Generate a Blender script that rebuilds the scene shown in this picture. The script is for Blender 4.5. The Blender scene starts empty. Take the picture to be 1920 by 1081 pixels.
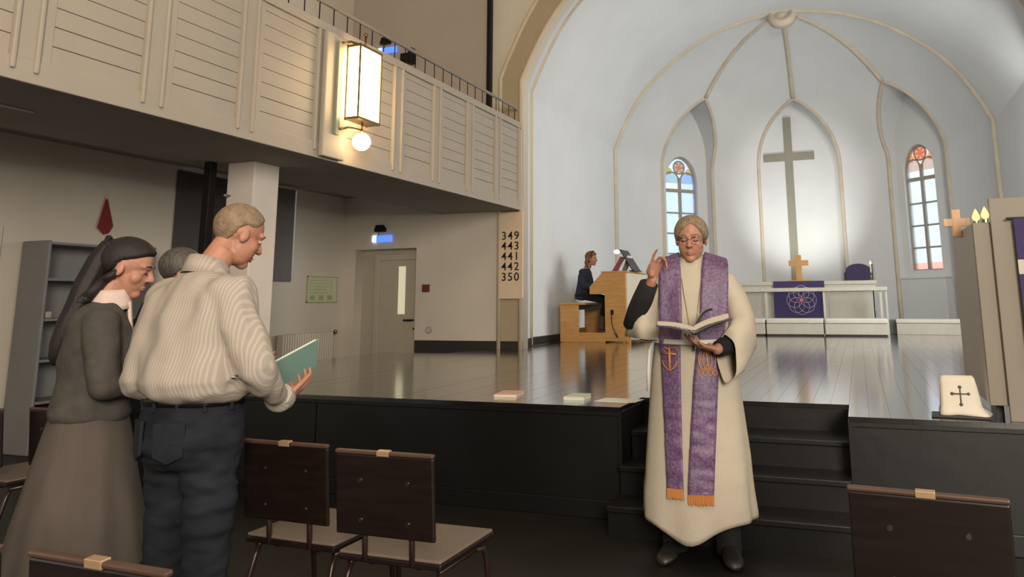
import bpy, bmesh, math, random
from math import sin, cos, pi, sqrt, radians, atan2, asin
from mathutils import Vector, Matrix, noise
random.seed(7)
sc = bpy.context.scene
COL = sc.collection
V = Vector

# ------------------------------------------------------------------ camera, world, lights, exposure
cam = bpy.data.cameras.new('camera')
cam.sensor_width = 36.0
cam.lens = 1433.27 * 36.0 / 1920.0
cam.shift_x = (960.0 - 1074.56) / 1920.0
cam.shift_y = (306.41 - 540.5) / 1920.0
cam.clip_start = 0.05
camo = bpy.data.objects.new('camera', cam)
COL.objects.link(camo)
vx = V((0.9381, 0.3452, -0.0090)).normalized()
vf = V((-0.3376, 0.9246, 0.1756))
vf = (vf - vx * vf.dot(vx)).normalized()
vd = vf.cross(vx)
camo.matrix_world = Matrix(((vx.x, -vd.x, -vf.x, 0), (vx.y, -vd.y, -vf.y, 0), (vx.z, -vd.z, -vf.z, 1.36), (0, 0, 0, 1)))
sc.camera = camo

world = bpy.data.worlds.new('world')
sc.world = world
world.use_nodes = True
world.node_tree.nodes['Background'].inputs[0].default_value = (0.92, 0.96, 1.0, 1)
world.node_tree.nodes['Background'].inputs[1].default_value = 1.7

def area(name, loc, direction, sx, sy, watts, col):
    l = bpy.data.lights.new(name, 'AREA')
    l.shape = 'RECTANGLE'; l.size = sx; l.size_y = sy; l.energy = watts; l.color = col
    o = bpy.data.objects.new(name, l); COL.objects.link(o)
    o.location = loc
    o.rotation_euler = V(direction).to_track_quat('-Z', 'Y').to_euler()
    return o
# added chancel fill, then daylight through the nave windows on the right and behind
area('chancel_fill_light', (2.62, 12.3, 3.05), (-1, 0.55, 0.02), 1.8, 2.7, 235, (0.98, 0.98, 0.97))
for k, yy in enumerate((0.6, 4.0, 7.4)):
    area('nave_window_light', (5.3, yy, 3.6), (-1, 0, -0.15), 1.3, 2.8, 45, (0.96, 0.97, 1.0))
area('rear_window_light', (2.8, -4.1, 3.5), (-0.55, 0.83, -0.04), 2.2, 2.6, 880, (1.0, 0.89, 0.75))
area('nave_ceiling_light', (0.5, -1.0, 8.0), (-0.2, 0.5, -1), 2.4, 2.4, 160, (1.0, 0.85, 0.68))
area('left_fill_light', (-7.4, -2.0, 2.0), (0.75, 0.66, 0), 1.3, 1.8, 30, (0.97, 0.97, 1.0))  # added fill for the figures' backs; the wall has no window here
# uplight hidden on the floor behind the altar
sp0 = bpy.data.lights.new('niche_floodlight', 'SPOT'); sp0.energy = 430; sp0.spot_size = radians(62); sp0.spot_blend = 1.0; sp0.shadow_soft_size = 0.12; sp0.color = (1.0, 0.98, 0.92)
so0 = bpy.data.objects.new('niche_floodlight', sp0); COL.objects.link(so0)
so0.location = (-1.14, 17.05, 1.35); so0.rotation_euler = (V((-1.2, 19.95, 3.7)) - V((-1.14, 17.05, 1.35))).to_track_quat('-Z', 'Y').to_euler()

sc.view_settings.view_transform = 'Standard'
sc.view_settings.look = 'None'
sc.view_settings.gamma = 1.0
sc.view_settings.use_curve_mapping = False
sc.view_settings.exposure = 0.0

# ------------------------------------------------------------------ materials
def lin(h):
    if not isinstance(h, str): return tuple(h) + (1.0,)
    r = []
    for i in (0, 2, 4):
        c = int(h[i:i+2], 16) / 255.0
        r.append(c / 12.92 if c <= 0.04045 else ((c + 0.055) / 1.055) ** 2.4)
    return tuple(r) + (1.0,)

class T:
    """small node helper"""
    def __init__(s, name):
        s.m = bpy.data.materials.new(name); s.m.use_nodes = True
        s.nt = s.m.node_tree; s.b = s.nt.nodes['Principled BSDF']
    def n(s, t, **kw):
        x = s.nt.nodes.new(t)
        for k, v in kw.items(): setattr(x, k, v)
        return x
    def l(s, a, b): s.nt.links.new(a, b)

def M(name, col, rough=0.6, metal=0.0, var=0.0, vscale=6.0, stretch=(1, 1, 1), bump=0.0, bscale=40.0, spec=0.5, sheen=0.0, col2=None, sss=0.0):
    t = T(name); b = t.b
    c = lin(col)
    b.inputs['Base Color'].default_value = c
    b.inputs['Roughness'].default_value = rough
    b.inputs['Metallic'].default_value = metal
    b.inputs['Specular IOR Level'].default_value = spec
    if sheen: b.inputs['Sheen Weight'].default_value = sheen
    if sss:
        b.inputs['Subsurface Weight'].default_value = sss
        b.inputs['Subsurface Radius'].default_value = (0.012, 0.005, 0.003)
    if var or bump:
        tc = t.n('ShaderNodeTexCoord'); mp = t.n('ShaderNodeMapping')
        mp.inputs['Scale'].default_value = stretch
        t.l(tc.outputs['Object'], mp.inputs['Vector'])
    if var:
        nz = t.n('ShaderNodeTexNoise'); nz.inputs['Scale'].default_value = vscale; nz.inputs['Detail'].default_value = 5
        t.l(mp.outputs[0], nz.inputs['Vector'])
        cr = t.n('ShaderNodeValToRGB')
        cr.color_ramp.elements[0].position = 0.3; cr.color_ramp.elements[1].position = 0.7
        if col2: a, z = c, lin(col2)
        else:
            a = tuple(x * (1 - var) for x in c[:3]) + (1,); z = tuple(min(1, x * (1 + var)) for x in c[:3]) + (1,)
        cr.color_ramp.elements[0].color = a; cr.color_ramp.elements[1].color = z
        t.l(nz.outputs['Fac'], cr.inputs[0]); t.l(cr.outputs[0], b.inputs['Base Color'])
    if bump:
        nb = t.n('ShaderNodeTexNoise'); nb.inputs['Scale'].default_value = bscale; nb.inputs['Detail'].default_value = 4
        t.l(mp.outputs[0], nb.inputs['Vector'])
        bp = t.n('ShaderNodeBump'); bp.inputs['Strength'].default_value = bump; bp.inputs['Distance'].default_value = 0.02
        t.l(nb.outputs['Fac'], bp.inputs['Height']); t.l(bp.outputs[0], b.inputs['Normal'])
    return t.m

def emit(name, col, strength):
    t = T(name)
    t.b.inputs['Base Color'].default_value = lin(col)
    t.b.inputs['Emission Color'].default_value = lin(col)
    t.b.inputs['Emission Strength'].default_value = strength
    return t.m

def glass(name, col, dens=0.75):
    t = T(name); nt = t.nt
    tr = t.n('ShaderNodeBsdfTransparent'); tl = t.n('ShaderNodeBsdfTranslucent'); mx = t.n('ShaderNodeMixShader')
    gl = t.n('ShaderNodeBsdfGlossy'); m2 = t.n('ShaderNodeMixShader')
    tr.inputs[0].default_value = lin(col); tl.inputs[0].default_value = lin(col)
    nz = t.n('ShaderNodeTexNoise'); nz.inputs['Scale'].default_value = 9
    tc = t.n('ShaderNodeTexCoord'); t.l(tc.outputs['Object'], nz.inputs['Vector'])
    mr = t.n('ShaderNodeMapRange'); mr.inputs[3].default_value = 0.15; mr.inputs[4].default_value = 0.35
    t.l(nz.outputs['Fac'], mr.inputs[0]); t.l(mr.outputs[0], mx.inputs[0])
    t.l(tr.outputs[0], mx.inputs[1]); t.l(tl.outputs[0], mx.inputs[2])
    gl.inputs['Roughness'].default_value = 0.1
    m2.inputs[0].default_value = 0.04
    t.l(mx.outputs[0], m2.inputs[1]); t.l(gl.outputs[0], m2.inputs[2])
    nt.nodes.remove(t.b)
    t.l(m2.outputs[0], nt.nodes['Material Output'].inputs[0])
    return t.m

def stripes(name, c1, c2, scale, axis='X', rough=0.8, width=0.5, bump=0.0):
    t = T(name)
    tc = t.n('ShaderNodeTexCoord'); wv = t.n('ShaderNodeTexWave'); wv.bands_direction = axis
    wv.inputs['Scale'].default_value = scale; wv.inputs['Distortion'].default_value = 0.3
    t.l(tc.outputs['Object'], wv.inputs['Vector'])
    cr = t.n('ShaderNodeValToRGB')
    cr.color_ramp.elements[0].position = width - 0.12; cr.color_ramp.elements[1].position = width + 0.12
    cr.color_ramp.elements[0].color = lin(c1); cr.color_ramp.elements[1].color = lin(c2)
    t.l(wv.outputs['Fac'], cr.inputs[0]); t.l(cr.outputs[0], t.b.inputs['Base Color'])
    t.b.inputs['Roughness'].default_value = rough
    t.b.inputs['Specular IOR Level'].default_value = 0.2
    return t.m

WHITE = M('white_plaster', 'd6d8d8', 0.85, var=0.03, vscale=1.2, bump=0.06, bscale=30)
NAVE = M('nave_wall_paint', 'c9bfae', 0.85, var=0.05, vscale=1.5, bump=0.05, bscale=30)
UPWALL = M('upper_wall_grey', 'a99d90', 0.85, var=0.04, vscale=1.2)
CREAM = M('cream_paint', 'a3998a', 0.55, var=0.03, vscale=3, bump=0.04, bscale=20)
TRIM = M('beige_trim', 'c4b49a', 0.7, var=0.06, vscale=5)
RIBM = M('rib_stone', 'c8bca9', 0.8, var=0.08, vscale=4)
BANDM = M('arch_band', 'a5957a', 0.8, var=0.05, vscale=3)
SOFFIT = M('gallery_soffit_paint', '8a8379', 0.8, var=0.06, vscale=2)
STAGE = M('black_stage_varnish', '100f0f', 0.16, var=0.25, vscale=3, stretch=(8, 0.6, 1), bump=0.012, bscale=4, spec=0.7)
STAGE.node_tree.nodes['Principled BSDF'].inputs['Coat Weight'].default_value = 1.0
STAGE.node_tree.nodes['Principled BSDF'].inputs['Coat IOR'].default_value = 1.9
STAGE.node_tree.nodes['Principled BSDF'].inputs['Coat Roughness'].default_value = 0.13
BLACK = M('black_paint', '070606', 0.4, var=0.3, vscale=4, bump=0.08, bscale=8)
FLOOR = M('dark_floor', '15130f', 0.45, var=0.3, vscale=3)
BASEB = M('dark_baseboard', '2c2724', 0.5)
DOORM = M('grey_beige_door', 'b0a693', 0.5, var=0.03)
METAL = M('steel', '8d8a85', 0.3, 1.0)
DARKM = M('dark_metal', '191615', 0.45, 0.6)
BRASS = M('brass', '8a7650', 0.35, 1.0)
OAK = M('light_oak', 'b98a4e', 0.5, var=0.14, vscale=4, stretch=(1, 1, 6), bump=0.04, bscale=18)
PINE = M('pine_wood', 'c9a17e', 0.5, var=0.12, vscale=6, stretch=(6, 6, 1))
GREYW = M('grey_painted_wood', 'b5b0a4', 0.6, var=0.05, vscale=3, stretch=(4, 1, 1))
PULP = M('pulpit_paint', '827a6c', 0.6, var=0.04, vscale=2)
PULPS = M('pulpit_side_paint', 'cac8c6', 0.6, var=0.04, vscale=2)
CUSH = M('pale_cushion', 'c9c5ba', 0.75, var=0.04)
PURPLE = M('purple_cloth', '3a2f58', 0.85, var=0.1, vscale=30)
SKIN = M('skin', 'a5755e', 0.5, var=0.12, vscale=14, bump=0.05, bscale=120, sss=0.12, spec=0.35)
SKIN2 = M('skin_fair', 'ad7d68', 0.5, var=0.1, vscale=14, sss=0.12, spec=0.35)
LIP = M('lips', 'a87062', 0.5)
EYEM = M('eye_white', 'c8bcb2', 0.2)
IRIS = M('eye_iris', '2b2420', 0.15)

# ------------------------------------------------------------------ mesh helpers
class MB:
    def __init__(s): s.v = []; s.f = []
    def add(s, vs, fs, m=None):
        o = len(s.v)
        s.v += [tuple(m @ V(p)) if m is not None else tuple(p) for p in vs]
        s.f += [tuple(i + o for i in f) for f in fs]
        return s
    def box(s, a, b, m=None):
        x0, y0, z0 = a; x1, y1, z1 = b
        if x0 > x1: x0, x1 = x1, x0
        if y0 > y1: y0, y1 = y1, y0
        if z0 > z1: z0, z1 = z1, z0
        vs = [(x0,y0,z0),(x1,y0,z0),(x1,y1,z0),(x0,y1,z0),(x0,y0,z1),(x1,y0,z1),(x1,y1,z1),(x0,y1,z1)]
        return s.add(vs, [(0,3,2,1),(4,5,6,7),(0,1,5,4),(1,2,6,5),(2,3,7,6),(3,0,4,7)], m)
    def loft(s, rings, cap=True, loop=True, m=None):
        n = len(rings[0]); vs = [p for r in rings for p in r]; fs = []
        for i in range(len(rings) - 1):
            for j in range(n if loop else n - 1):
                a = i*n + j; b = i*n + (j+1) % n
                fs.append((a, b, b+n, a+n))
        if cap and loop:
            fs.append(tuple(range(n-1, -1, -1))); o = (len(rings)-1)*n
            fs.append(tuple(o+k for k in range(n)))
        return s.add(vs, fs, m)
    def tube(s, pts, r, n=8, cap=True, closed=False, flat=1.0, up=None):
        pts = [V(p) for p in pts]; N = len(pts)
        if not hasattr(r, '__len__'): r = [r]*N
        rings = []; prev = None
        for i, p in enumerate(pts):
            if closed: d = pts[(i+1) % N] - pts[i-1]
            else: d = pts[min(i+1, N-1)] - pts[max(i-1, 0)]
            if d.length < 1e-9: d = V((0,0,1))
            d.normalize()
            if up is not None: a = V(up) - d*V(up).dot(d)
            elif prev is None:
                a = V((0,0,1)) if abs(d.z) < 0.9 else V((1,0,0)); a = a - d*a.dot(d)
            else: a = prev - d*prev.dot(d)
            if a.length < 1e-6: a = d.orthogonal()
            a.normalize(); prev = a; b = d.cross(a)
            rings.append([p + a*(cos(2*pi*k/n)*r[i]*flat) + b*(sin(2*pi*k/n)*r[i]) for k in range(n)])
        if closed: rings.append(rings[0]); return s.loft(rings, cap=False)
        return s.loft(rings, cap=cap)
    def cyl(s, p0, p1, r0, r1=None, n=14): return s.tube([p0, p1], [r0, r0 if r1 is None else r1], n)
    def ball(s, c, r, rot=None, nu=16, nv=10):
        if not hasattr(r, '__len__'): r = (r, r, r)
        c = V(c); vs = []; fs = []
        for i in range(nv+1):
            th = pi*i/nv
            for j in range(nu):
                ph = 2*pi*j/nu
                p = V((r[0]*sin(th)*cos(ph), r[1]*sin(th)*sin(ph), r[2]*cos(th)))
                if rot is not None: p = rot @ p
                vs.append(c+p)
        for i in range(nv):
            for j in range(nu):
                a = i*nu+j; b = i*nu+(j+1) % nu
                fs.append((a, a+nu, b+nu, b))
        return s.add(vs, fs)
    def cap(s, p0, r0, p1, r1, n=12):
        """tapered capsule"""
        s.tube([p0, p1], [r0, r1], n); s.ball(p0, r0, nu=n, nv=8); s.ball(p1, r1, nu=n, nv=8); return s
    def chain(s, pts, rs, n=12):
        for i in range(len(pts)-1): s.cap(pts[i], rs[i], pts[i+1], rs[i+1], n)
        return s
    def lathe(s, prof, c=(0,0,0), n=24, m=None):
        c = V(c)
        return s.loft([[c+V((r*cos(2*pi*k/n), r*sin(2*pi*k/n), z)) for k in range(n)] for r, z in prof], m=m)
    def prism(s, poly, d, m):
        """poly in local x,y, extruded along local z from 0 to d, then matrix m"""
        n = len(poly)
        vs = [(x, y, 0) for x, y in poly] + [(x, y, d) for x, y in poly]
        fs = [tuple(range(n-1, -1, -1)), tuple(range(n, 2*n))] + [(i, (i+1) % n, (i+1) % n+n, i+n) for i in range(n)]
        return s.add(vs, fs, m)
    def mesh(s, name):
        me = bpy.data.meshes.new(name); me.from_pydata([tuple(p) for p in s.v], [], s.f)
        bm = bmesh.new(); bm.from_mesh(me)
        bmesh.ops.remove_doubles(bm, verts=bm.verts, dist=1e-6)
        bmesh.ops.recalc_face_normals(bm, faces=bm.faces)
        bm.to_mesh(me); bm.free()
        return me

def ob(name, mb, mat, parent=None, smooth=False, bevel=0.0, kind=None, seg=2):
    me = mb.mesh(name) if isinstance(mb, MB) else mb
    o = bpy.data.objects.new(name, me); COL.objects.link(o)
    if mat is not None:
        me.materials.clear(); me.materials.append(mat)
    if smooth: me.polygons.foreach_set('use_smooth', [True]*len(me.polygons))
    if parent is not None: o.parent = parent
    if bevel:
        b = o.modifiers.new('bevel', 'BEVEL'); b.width = bevel; b.segments = seg; b.limit_method = 'ANGLE'
    if kind: o['kind'] = kind
    return o

def thing(name, label, cat, loc=(0,0,0), rz=0.0, group=None):
    o = bpy.data.objects.new(name, None); COL.objects.link(o)
    o.empty_display_size = 0.1
    o.location = loc; o.rotation_euler = (0, 0, rz)
    o['label'] = label; o['category'] = cat
    if group: o['group'] = group
    return o

def tag(o, label, cat, group=None):
    o['label'] = label; o['category'] = cat
    if group: o['group'] = group
    return o

def share(o, name, parent, loc=None, rz=None):
    c = o.copy(); c.parent = parent; COL.objects.link(c)
    if loc is not None: c.location = loc
    if rz is not None: c.rotation_euler = (0, 0, rz)
    return c

def copy_tree(o, loc, rz, label):
    r = o.copy(); COL.objects.link(r); r.location = loc; r.rotation_euler = (0, 0, rz); r['label'] = label
    for ch in list(o.children):
        c = ch.copy(); COL.objects.link(c); c.parent = r
        for g in ch.children:
            d = g.copy(); COL.objects.link(d); d.parent = c
    return r

def struct(name, mb, mat, parent=None, **kw):
    o = ob(name, mb, mat, parent, **kw)
    o['kind'] = 'structure'
    return o

def plate(outer, holes, depth, m):
    """flat plate with holes: 2D outline in local x,y, thickness along local z (0..depth), placed by matrix m -> mesh"""
    cu = bpy.data.curves.new('tmp', 'CURVE'); cu.dimensions = '2D'; cu.fill_mode = 'BOTH'; cu.extrude = depth/2
    for poly in [outer]+list(holes):
        sp = cu.splines.new('POLY'); sp.points.add(len(poly)-1); sp.use_cyclic_u = True
        for p, q in zip(sp.points, poly): p.co = (q[0], q[1], 0, 1)
    o = bpy.data.objects.new('tmp', cu); COL.objects.link(o)
    dg = bpy.context.evaluated_depsgraph_get(); dg.update()
    me = bpy.data.meshes.new_from_object(o.evaluated_get(dg))
    bpy.data.objects.remove(o); bpy.data.curves.remove(cu)
    me.transform(Matrix.Translation((0, 0, depth/2)))
    me.transform(m)
    return me

def frame(o, ux, uy):
    """matrix with local x->ux, local y->uy, origin o"""
    ux = V(ux).normalized(); uy = V(uy).normalized(); uz = ux.cross(uy)
    return Matrix(((ux.x, uy.x, uz.x, o[0]), (ux.y, uy.y, uz.y, o[1]), (ux.z, uy.z, uz.z, o[2]), (0, 0, 0, 1)))

def text_mesh(body, size, depth=0.002, align='CENTER'):
    cu = bpy.data.curves.new('txt', 'FONT'); cu.body = body; cu.size = size; cu.extrude = depth; cu.align_x = align; cu.offset = 0.0012
    o = bpy.data.objects.new('tmp', cu); COL.objects.link(o)
    dg = bpy.context.evaluated_depsgraph_get(); dg.update()
    me = bpy.data.meshes.new_from_object(o.evaluated_get(dg))
    bpy.data.objects.remove(o); bpy.data.curves.remove(cu)
    return me

def blob(name, mb, mat, parent, vox=0.008, smooth=6, disp=None):
    """union of overlapping solids as ONE continuous smooth surface"""
    me = mb.mesh('tmp')
    o = bpy.data.objects.new('tmp', me); COL.objects.link(o)
    r = o.modifiers.new('r', 'REMESH'); r.mode = 'VOXEL'; r.voxel_size = vox
    if smooth:
        s = o.modifiers.new('s', 'SMOOTH'); s.iterations = smooth; s.factor = 0.5
    dg = bpy.context.evaluated_depsgraph_get(); dg.update()
    m2 = bpy.data.meshes.new_from_object(o.evaluated_get(dg))
    bpy.data.objects.remove(o); bpy.data.meshes.remove(me)
    m2.name = name
    if disp:
        n = len(m2.vertices)
        ns = [v.normal.copy() for v in m2.vertices]
        for i, v in enumerate(m2.vertices): v.co = v.co + ns[i]*disp(v.co)
    return ob(name, m2, mat, parent, smooth=True)

def interp(tab, x):
    if x <= tab[0][0]: return tab[0][1:]
    for a, b in zip(tab, tab[1:]):
        if x <= b[0]:
            t = (x-a[0])/(b[0]-a[0]); return tuple(p+(q-p)*t for p, q in zip(a[1:], b[1:]))
    return tab[-1][1:]

# ------------------------------------------------------------------ the setting
XC = -1.12                       # axis of chancel and apse
YA = 10.2; YB = 11.2; YM = 16.0  # arch wall front, arch back edge, apse mouth
SZ = 0.68                        # stage height
XL, XR, YR, ZC = -7.62, 5.4, -4.2, 8.6
PROF = [(3.77, 4.65), (3.69, 4.84), (3.56, 5.11), (3.34, 5.52), (3.09, 5.88), (2.84, 6.15), (2.6, 6.36), (2.31, 6.58), (1.835, 6.88), (1.31, 7.10), (0.99, 7.20), (0.36, 7.32), (0.0, 7.34)]
def _catmull(P, m=3):
    out = []
    for i in range(len(P)-1):
        p0 = P[i-1] if i else P[0]; p1, p2 = P[i], P[i+1]; p3 = P[i+2] if i+2 < len(P) else (-P[-2][0], P[-2][1])
        for k in range(m):
            t = k/m
            out.append(tuple(0.5*(2*p1[q]+(p2[q]-p0[q])*t+(2*p0[q]-5*p1[q]+4*p2[q]-p3[q])*t*t+(3*p1[q]-p0[q]-3*p2[q]+p3[q])*t**3) for q in (0, 1)))
    return out + [P[-1]]
PROF = _catmull(PROF)
def prof_r(z):
    if z <= 4.65: return 3.77
    for a, b in zip(PROF, PROF[1:]):
        if z <= b[1]: return a[0] + (b[0]-a[0])*(z-a[1])/(b[1]-a[1])
    return 0.0

def arch_pts(kr, kz, zs, z0, n=None):
    """left foot, over the crown, to right foot: (x offset, z)"""
    h = [(r*kr, zs + (z-4.65)*kz) for r, z in PROF]
    L = [(-h[0][0], z0)] + [(-r, z) for r, z in h]
    return L + [(-a, z) for a, z in L[-2::-1]]

# floor
struct('floor', MB().box((XL, YR, -0.1), (XR, 10.4, 0.0)), FLOOR)

# stage: black planks on a black carcass, with a recess of three steps
stage = struct('stage_platform', MB().box((-6.2, 4.93, 0.0), (-1.48, 9.18, SZ-0.03)).box((-0.105, 4.93, 0.0), (XR, 9.9, SZ-0.03))
               .box((-1.5, 5.46, 0.0), (-0.1, 9.9, SZ-0.03)).box((-5.14, 9.0, 0.0), (XR, 10.19, SZ-0.03)).box((XC-3.45, 10.1, 0.0), (XC+3.45, 11.3, SZ-0.03)).box((XC-3.9, 11.2, 0.0), (XC+3.9, 20.2, SZ-0.03)), BLACK)
pw = 0.115; x = -6.2
while x < XR - 0.01:
    xm = x + pw/2
    y0 = 5.42 if -1.48 < xm < -0.105 else 4.89
    if xm < -5.15: y1 = 9.2
    elif xm < XC-3.5 or xm > XC+3.5: y1 = 10.19
    else: y1 = 16 + sqrt(max(0.0, 3.78**2 - (xm-XC)**2)) + 0.1
    cuts = [y0] + [c for c in (7.3 + 1.1*random.random(), 10.8 + random.random(), 14.2 + random.random()) if c < y1-0.5] + [y1]
    for a, b in zip(cuts, cuts[1:]):
        if xm > 1.9 and a > 5.5 and b < 10.3: pass
        dz = random.uniform(-0.0003, 0.0003)
        ob('floor_plank', MB().box((x+0.0006, a+0.0008, SZ-0.03), (x+pw-0.0006, b-0.0008, SZ+dz)), STAGE, stage)
    x += pw
# front boards of the stage and the steps
for a, b in ((-6.2, -3.85), (-3.85, -1.48), (-0.105, 2.0), (2.0, XR)):
    ob('front_panel', MB().box((a+0.004, 4.905, 0.0), (b-0.004, 4.93, 0.62)), BLACK, stage)
    ob('front_rail', MB().box((a+0.002, 4.895, 0.625), (b-0.002, 4.93, SZ-0.031)), BLACK, stage)
    ob('kick_board', MB().box((a+0.004, 4.88, 0.0), (b-0.004, 4.905, 0.11)), BLACK, stage, bevel=0.004)
for yf, z in ((5.10, 0.51), (4.83, 0.34), (4.56, 0.17)):
    ob('step_tread', MB().box((-1.475, yf-0.02, z-0.035), (-0.11, 5.46, z)), BLACK, stage, bevel=0.006)
    ob('step_riser', MB().box((-1.47, yf, 0.0), (-0.115, yf+0.02, z-0.036)), BLACK, stage)
ob('step_riser', MB().box((-1.475, 5.43, 0.5), (-0.11, 5.46, SZ-0.031)), BLACK, stage)
ob('step_cheek', MB().box((-1.5, 4.89, 0), (-1.478, 5.46, SZ-0.031)), BLACK, stage)
ob('step_cheek', MB().box((-0.108, 4.89, 0), (-0.085, 5.46, SZ-0.031)), BLACK, stage)
# landing step in front of the side door
struct('door_landing', MB().box((-7.55, 9.2, 0.0), (-6.25, 10.19, 0.14)).box((-6.24, 9.22, 0.0), (-5.15, 10.19, 0.5)), BLACK, bevel=0.01)

# chancel arch wall
ap = [(XC + x, z) for x, z in arch_pts(0.91, 0.88, 4.62, 0.0)]
outer = [(XL, 0.0)] + ap + [(XR, 0.0), (XR, ZC), (XL, ZC)]
DX0, DX1, DZ = -7.40, -6.30, 2.17
wall_front = struct('wall_front', plate(outer, [[(DX0, 0.02), (DX1, 0.02), (DX1, DZ), (DX0, DZ)]], 0.25, frame((0, YA+0.25, 0), (1, 0, 0), (0, 0, 1))), NAVE)
# splayed reveal of the arch
bp = [(XC + x, z) for x, z in arch_pts(0.985, 1.0, 4.72, 0.0)]
struct('wall_arch_reveal', MB().loft([[(x, YA, z) for x, z in ap], [(x, YB, z) for x, z in bp]], loop=False, cap=False), WHITE, smooth=False)
ap2 = [(XC + x, z) for x, z in arch_pts(0.905, 0.885, 4.62, 0.0)]
# flat painted band round the arch with a rounded moulding on either side
op = [(XC + x, z) for x, z in arch_pts(1.0, 1.04, 4.68, SZ)]
struct('trim_1', MB().loft([[(x, YA-0.012, z) for x, z in ap], [(x, YA-0.012, z) for x, z in op]], loop=False, cap=False), BANDM)
struct('trim_2', MB().tube([(x, YA-0.02, z) for x, z in op], 0.034, 8), TRIM, smooth=True)
struct('trim_3', MB().tube([(x, YA-0.015, max(z, SZ)) for x, z in ap], 0.036, 8), TRIM, smooth=True)
struct('trim_4', MB().tube([(x+ (0.01 if x < XC else -0.01), YB-0.03, max(z, SZ)) for x, z in bp], 0.045, 8), TRIM, smooth=True)
# upper part of the wall over the gallery, a plate greyer than the rest, with a black cable duct at its edge
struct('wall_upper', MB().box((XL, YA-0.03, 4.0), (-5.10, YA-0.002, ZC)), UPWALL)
tag(ob('cable_duct', MB().box((-5.10, YA-0.09, 3.0), (-5.035, YA-0.002, ZC)), DARKM, bevel=0.006), 'tall black vertical cable duct on the wall beside the chancel arch', 'duct')

# baseboards
struct('baseboard_front', MB().box((-6.28, YA-0.03, 0.5), (XC-3.43, YA, 0.79)), BASEB, bevel=0.006)
struct('baseboard_reveal', MB().loft([[(XC-3.43, YA-0.03, SZ-0.02), (XC-3.40, YA-0.03, SZ-0.02), (XC-3.40, YA-0.03, 0.79), (XC-3.43, YA-0.03, 0.79)], [(XC-3.71, YB, SZ-0.02), (XC-3.68, YB, SZ-0.02), (XC-3.68, YB, 0.79), (XC-3.71, YB, 0.79)]]), BASEB)
struct('baseboard_chancel', MB().box((XC-3.77, YB, SZ-0.02), (XC-3.74, YM, 0.79)), BASEB, bevel=0.006)

# chancel: side walls and barrel vault in one shell, right side opened for an added, unseen window
cp = [(x, z) for x, z in arch_pts(1.0, 1.0, 4.65, SZ-0.05)]
cp = [(x, z) for x, z in cp]
left = [p for p in cp if True]
mb = MB().loft([[(XC+x, YB, z) for x, z in cp[:-1]], [(XC+x, YM, z) for x, z in cp[:-1]]], loop=False, cap=False)
struct('wall_chancel', mb, WHITE, smooth=True)
xr = XC + 3.77
struct('wall_right', plate([(YB, 0.6), (YM, 0.6), (YM, 4.65), (YB, 4.65)], [[(11.3, 1.6), (13.3, 1.6), (13.3, 4.5), (11.3, 4.5)]], 0.15, frame((xr, 0, 0), (0, 1, 0), (0, 0, 1))), WHITE)
w = struct('window_4', MB().box((xr+0.06, 11.3, 1.6), (xr+0.1, 11.38, 4.5)).box((xr+0.06, 13.22, 1.6), (xr+0.1, 13.3, 4.5)).box((xr+0.06, 12.27, 1.6), (xr+0.1, 12.33, 4.5)).box((xr+0.06, 11.3, 3.1), (xr+0.1, 13.3, 3.16)), CREAM)  # made-up window out of view, there to carry the added chancel fill
# closing wall between arch reveal and chancel vault
struct('trim_5', MB().loft([[(x, YB, z) for x, z in bp], [(XC+x, YB+0.002, z) for x, z in arch_pts(1.02, 1.02, 4.66, 0.0)]], loop=False, cap=False), WHITE)

# apse: half dome with three niches cut out
ZN, ZA = 5.0, 6.15
NI = [(46, 0.78), (91, 0.98), (136, 0.75)]          # azimuth, half width
def niche_half(a, z):
    ZN = 4.58 if a > 0.9 else 4.78
    if z <= ZN: return a
    if z >= ZA: return 0.0
    h = ZA-ZN; R = (a*a+h*h)/(2*a)
    return max(0.0, sqrt(max(0, R*R-(z-ZN)**2)) - (R-a))
zs = [SZ-0.05, 1.4, 2.4, 3.4, 4.2, 4.5] + [4.58 + (ZA-4.58)*t for t in (0, .08, .16, .24, .32, .4, .48, .56, .64, .71, .78, .84, .89, .93, .96, .985, 1.0)] + [6.25, 6.36, 6.5, 6.65, 6.8, 6.95, 7.06, 7.14, 7.2, 7.26, 7.31, 7.335]
def ap_pt(th, z, k=1.0):
    r = prof_r(z)*k; return (XC + r*cos(th), YM + r*sin(th), z)
mb = MB()
NS = 14
for s in range(4):
    rings = []
    for z in zs:
        r = max(prof_r(z), 0.05)
        b = [0.0]
        for az, a in NI:
            hw = niche_half(a, z); w_ = asin(min(1, hw/r)); b += [radians(az)-w_, radians(az)+w_]
        b.append(pi)
        t0, t1 = b[2*s], b[2*s+1]
        rings.append([(XC + r*cos(t0+(t1-t0)*k/NS), YM + r*sin(t0+(t1-t0)*k/NS), z) for k in range(NS+1)])
    mb.loft(rings, loop=False, cap=False)
struct('wall_apse', mb, WHITE, smooth=True)

rib_n = 6
def rib(pts, r=0.05):
    global rib_n
    o = struct('trim_%d' % rib_n, MB().tube(pts, r, 8), RIBM, smooth=True); rib_n += 1; return o
rib([(XC + x, YM-0.01, z) for x, z in arch_pts(0.992, 0.996, 4.65, SZ)], 0.05)

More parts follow.
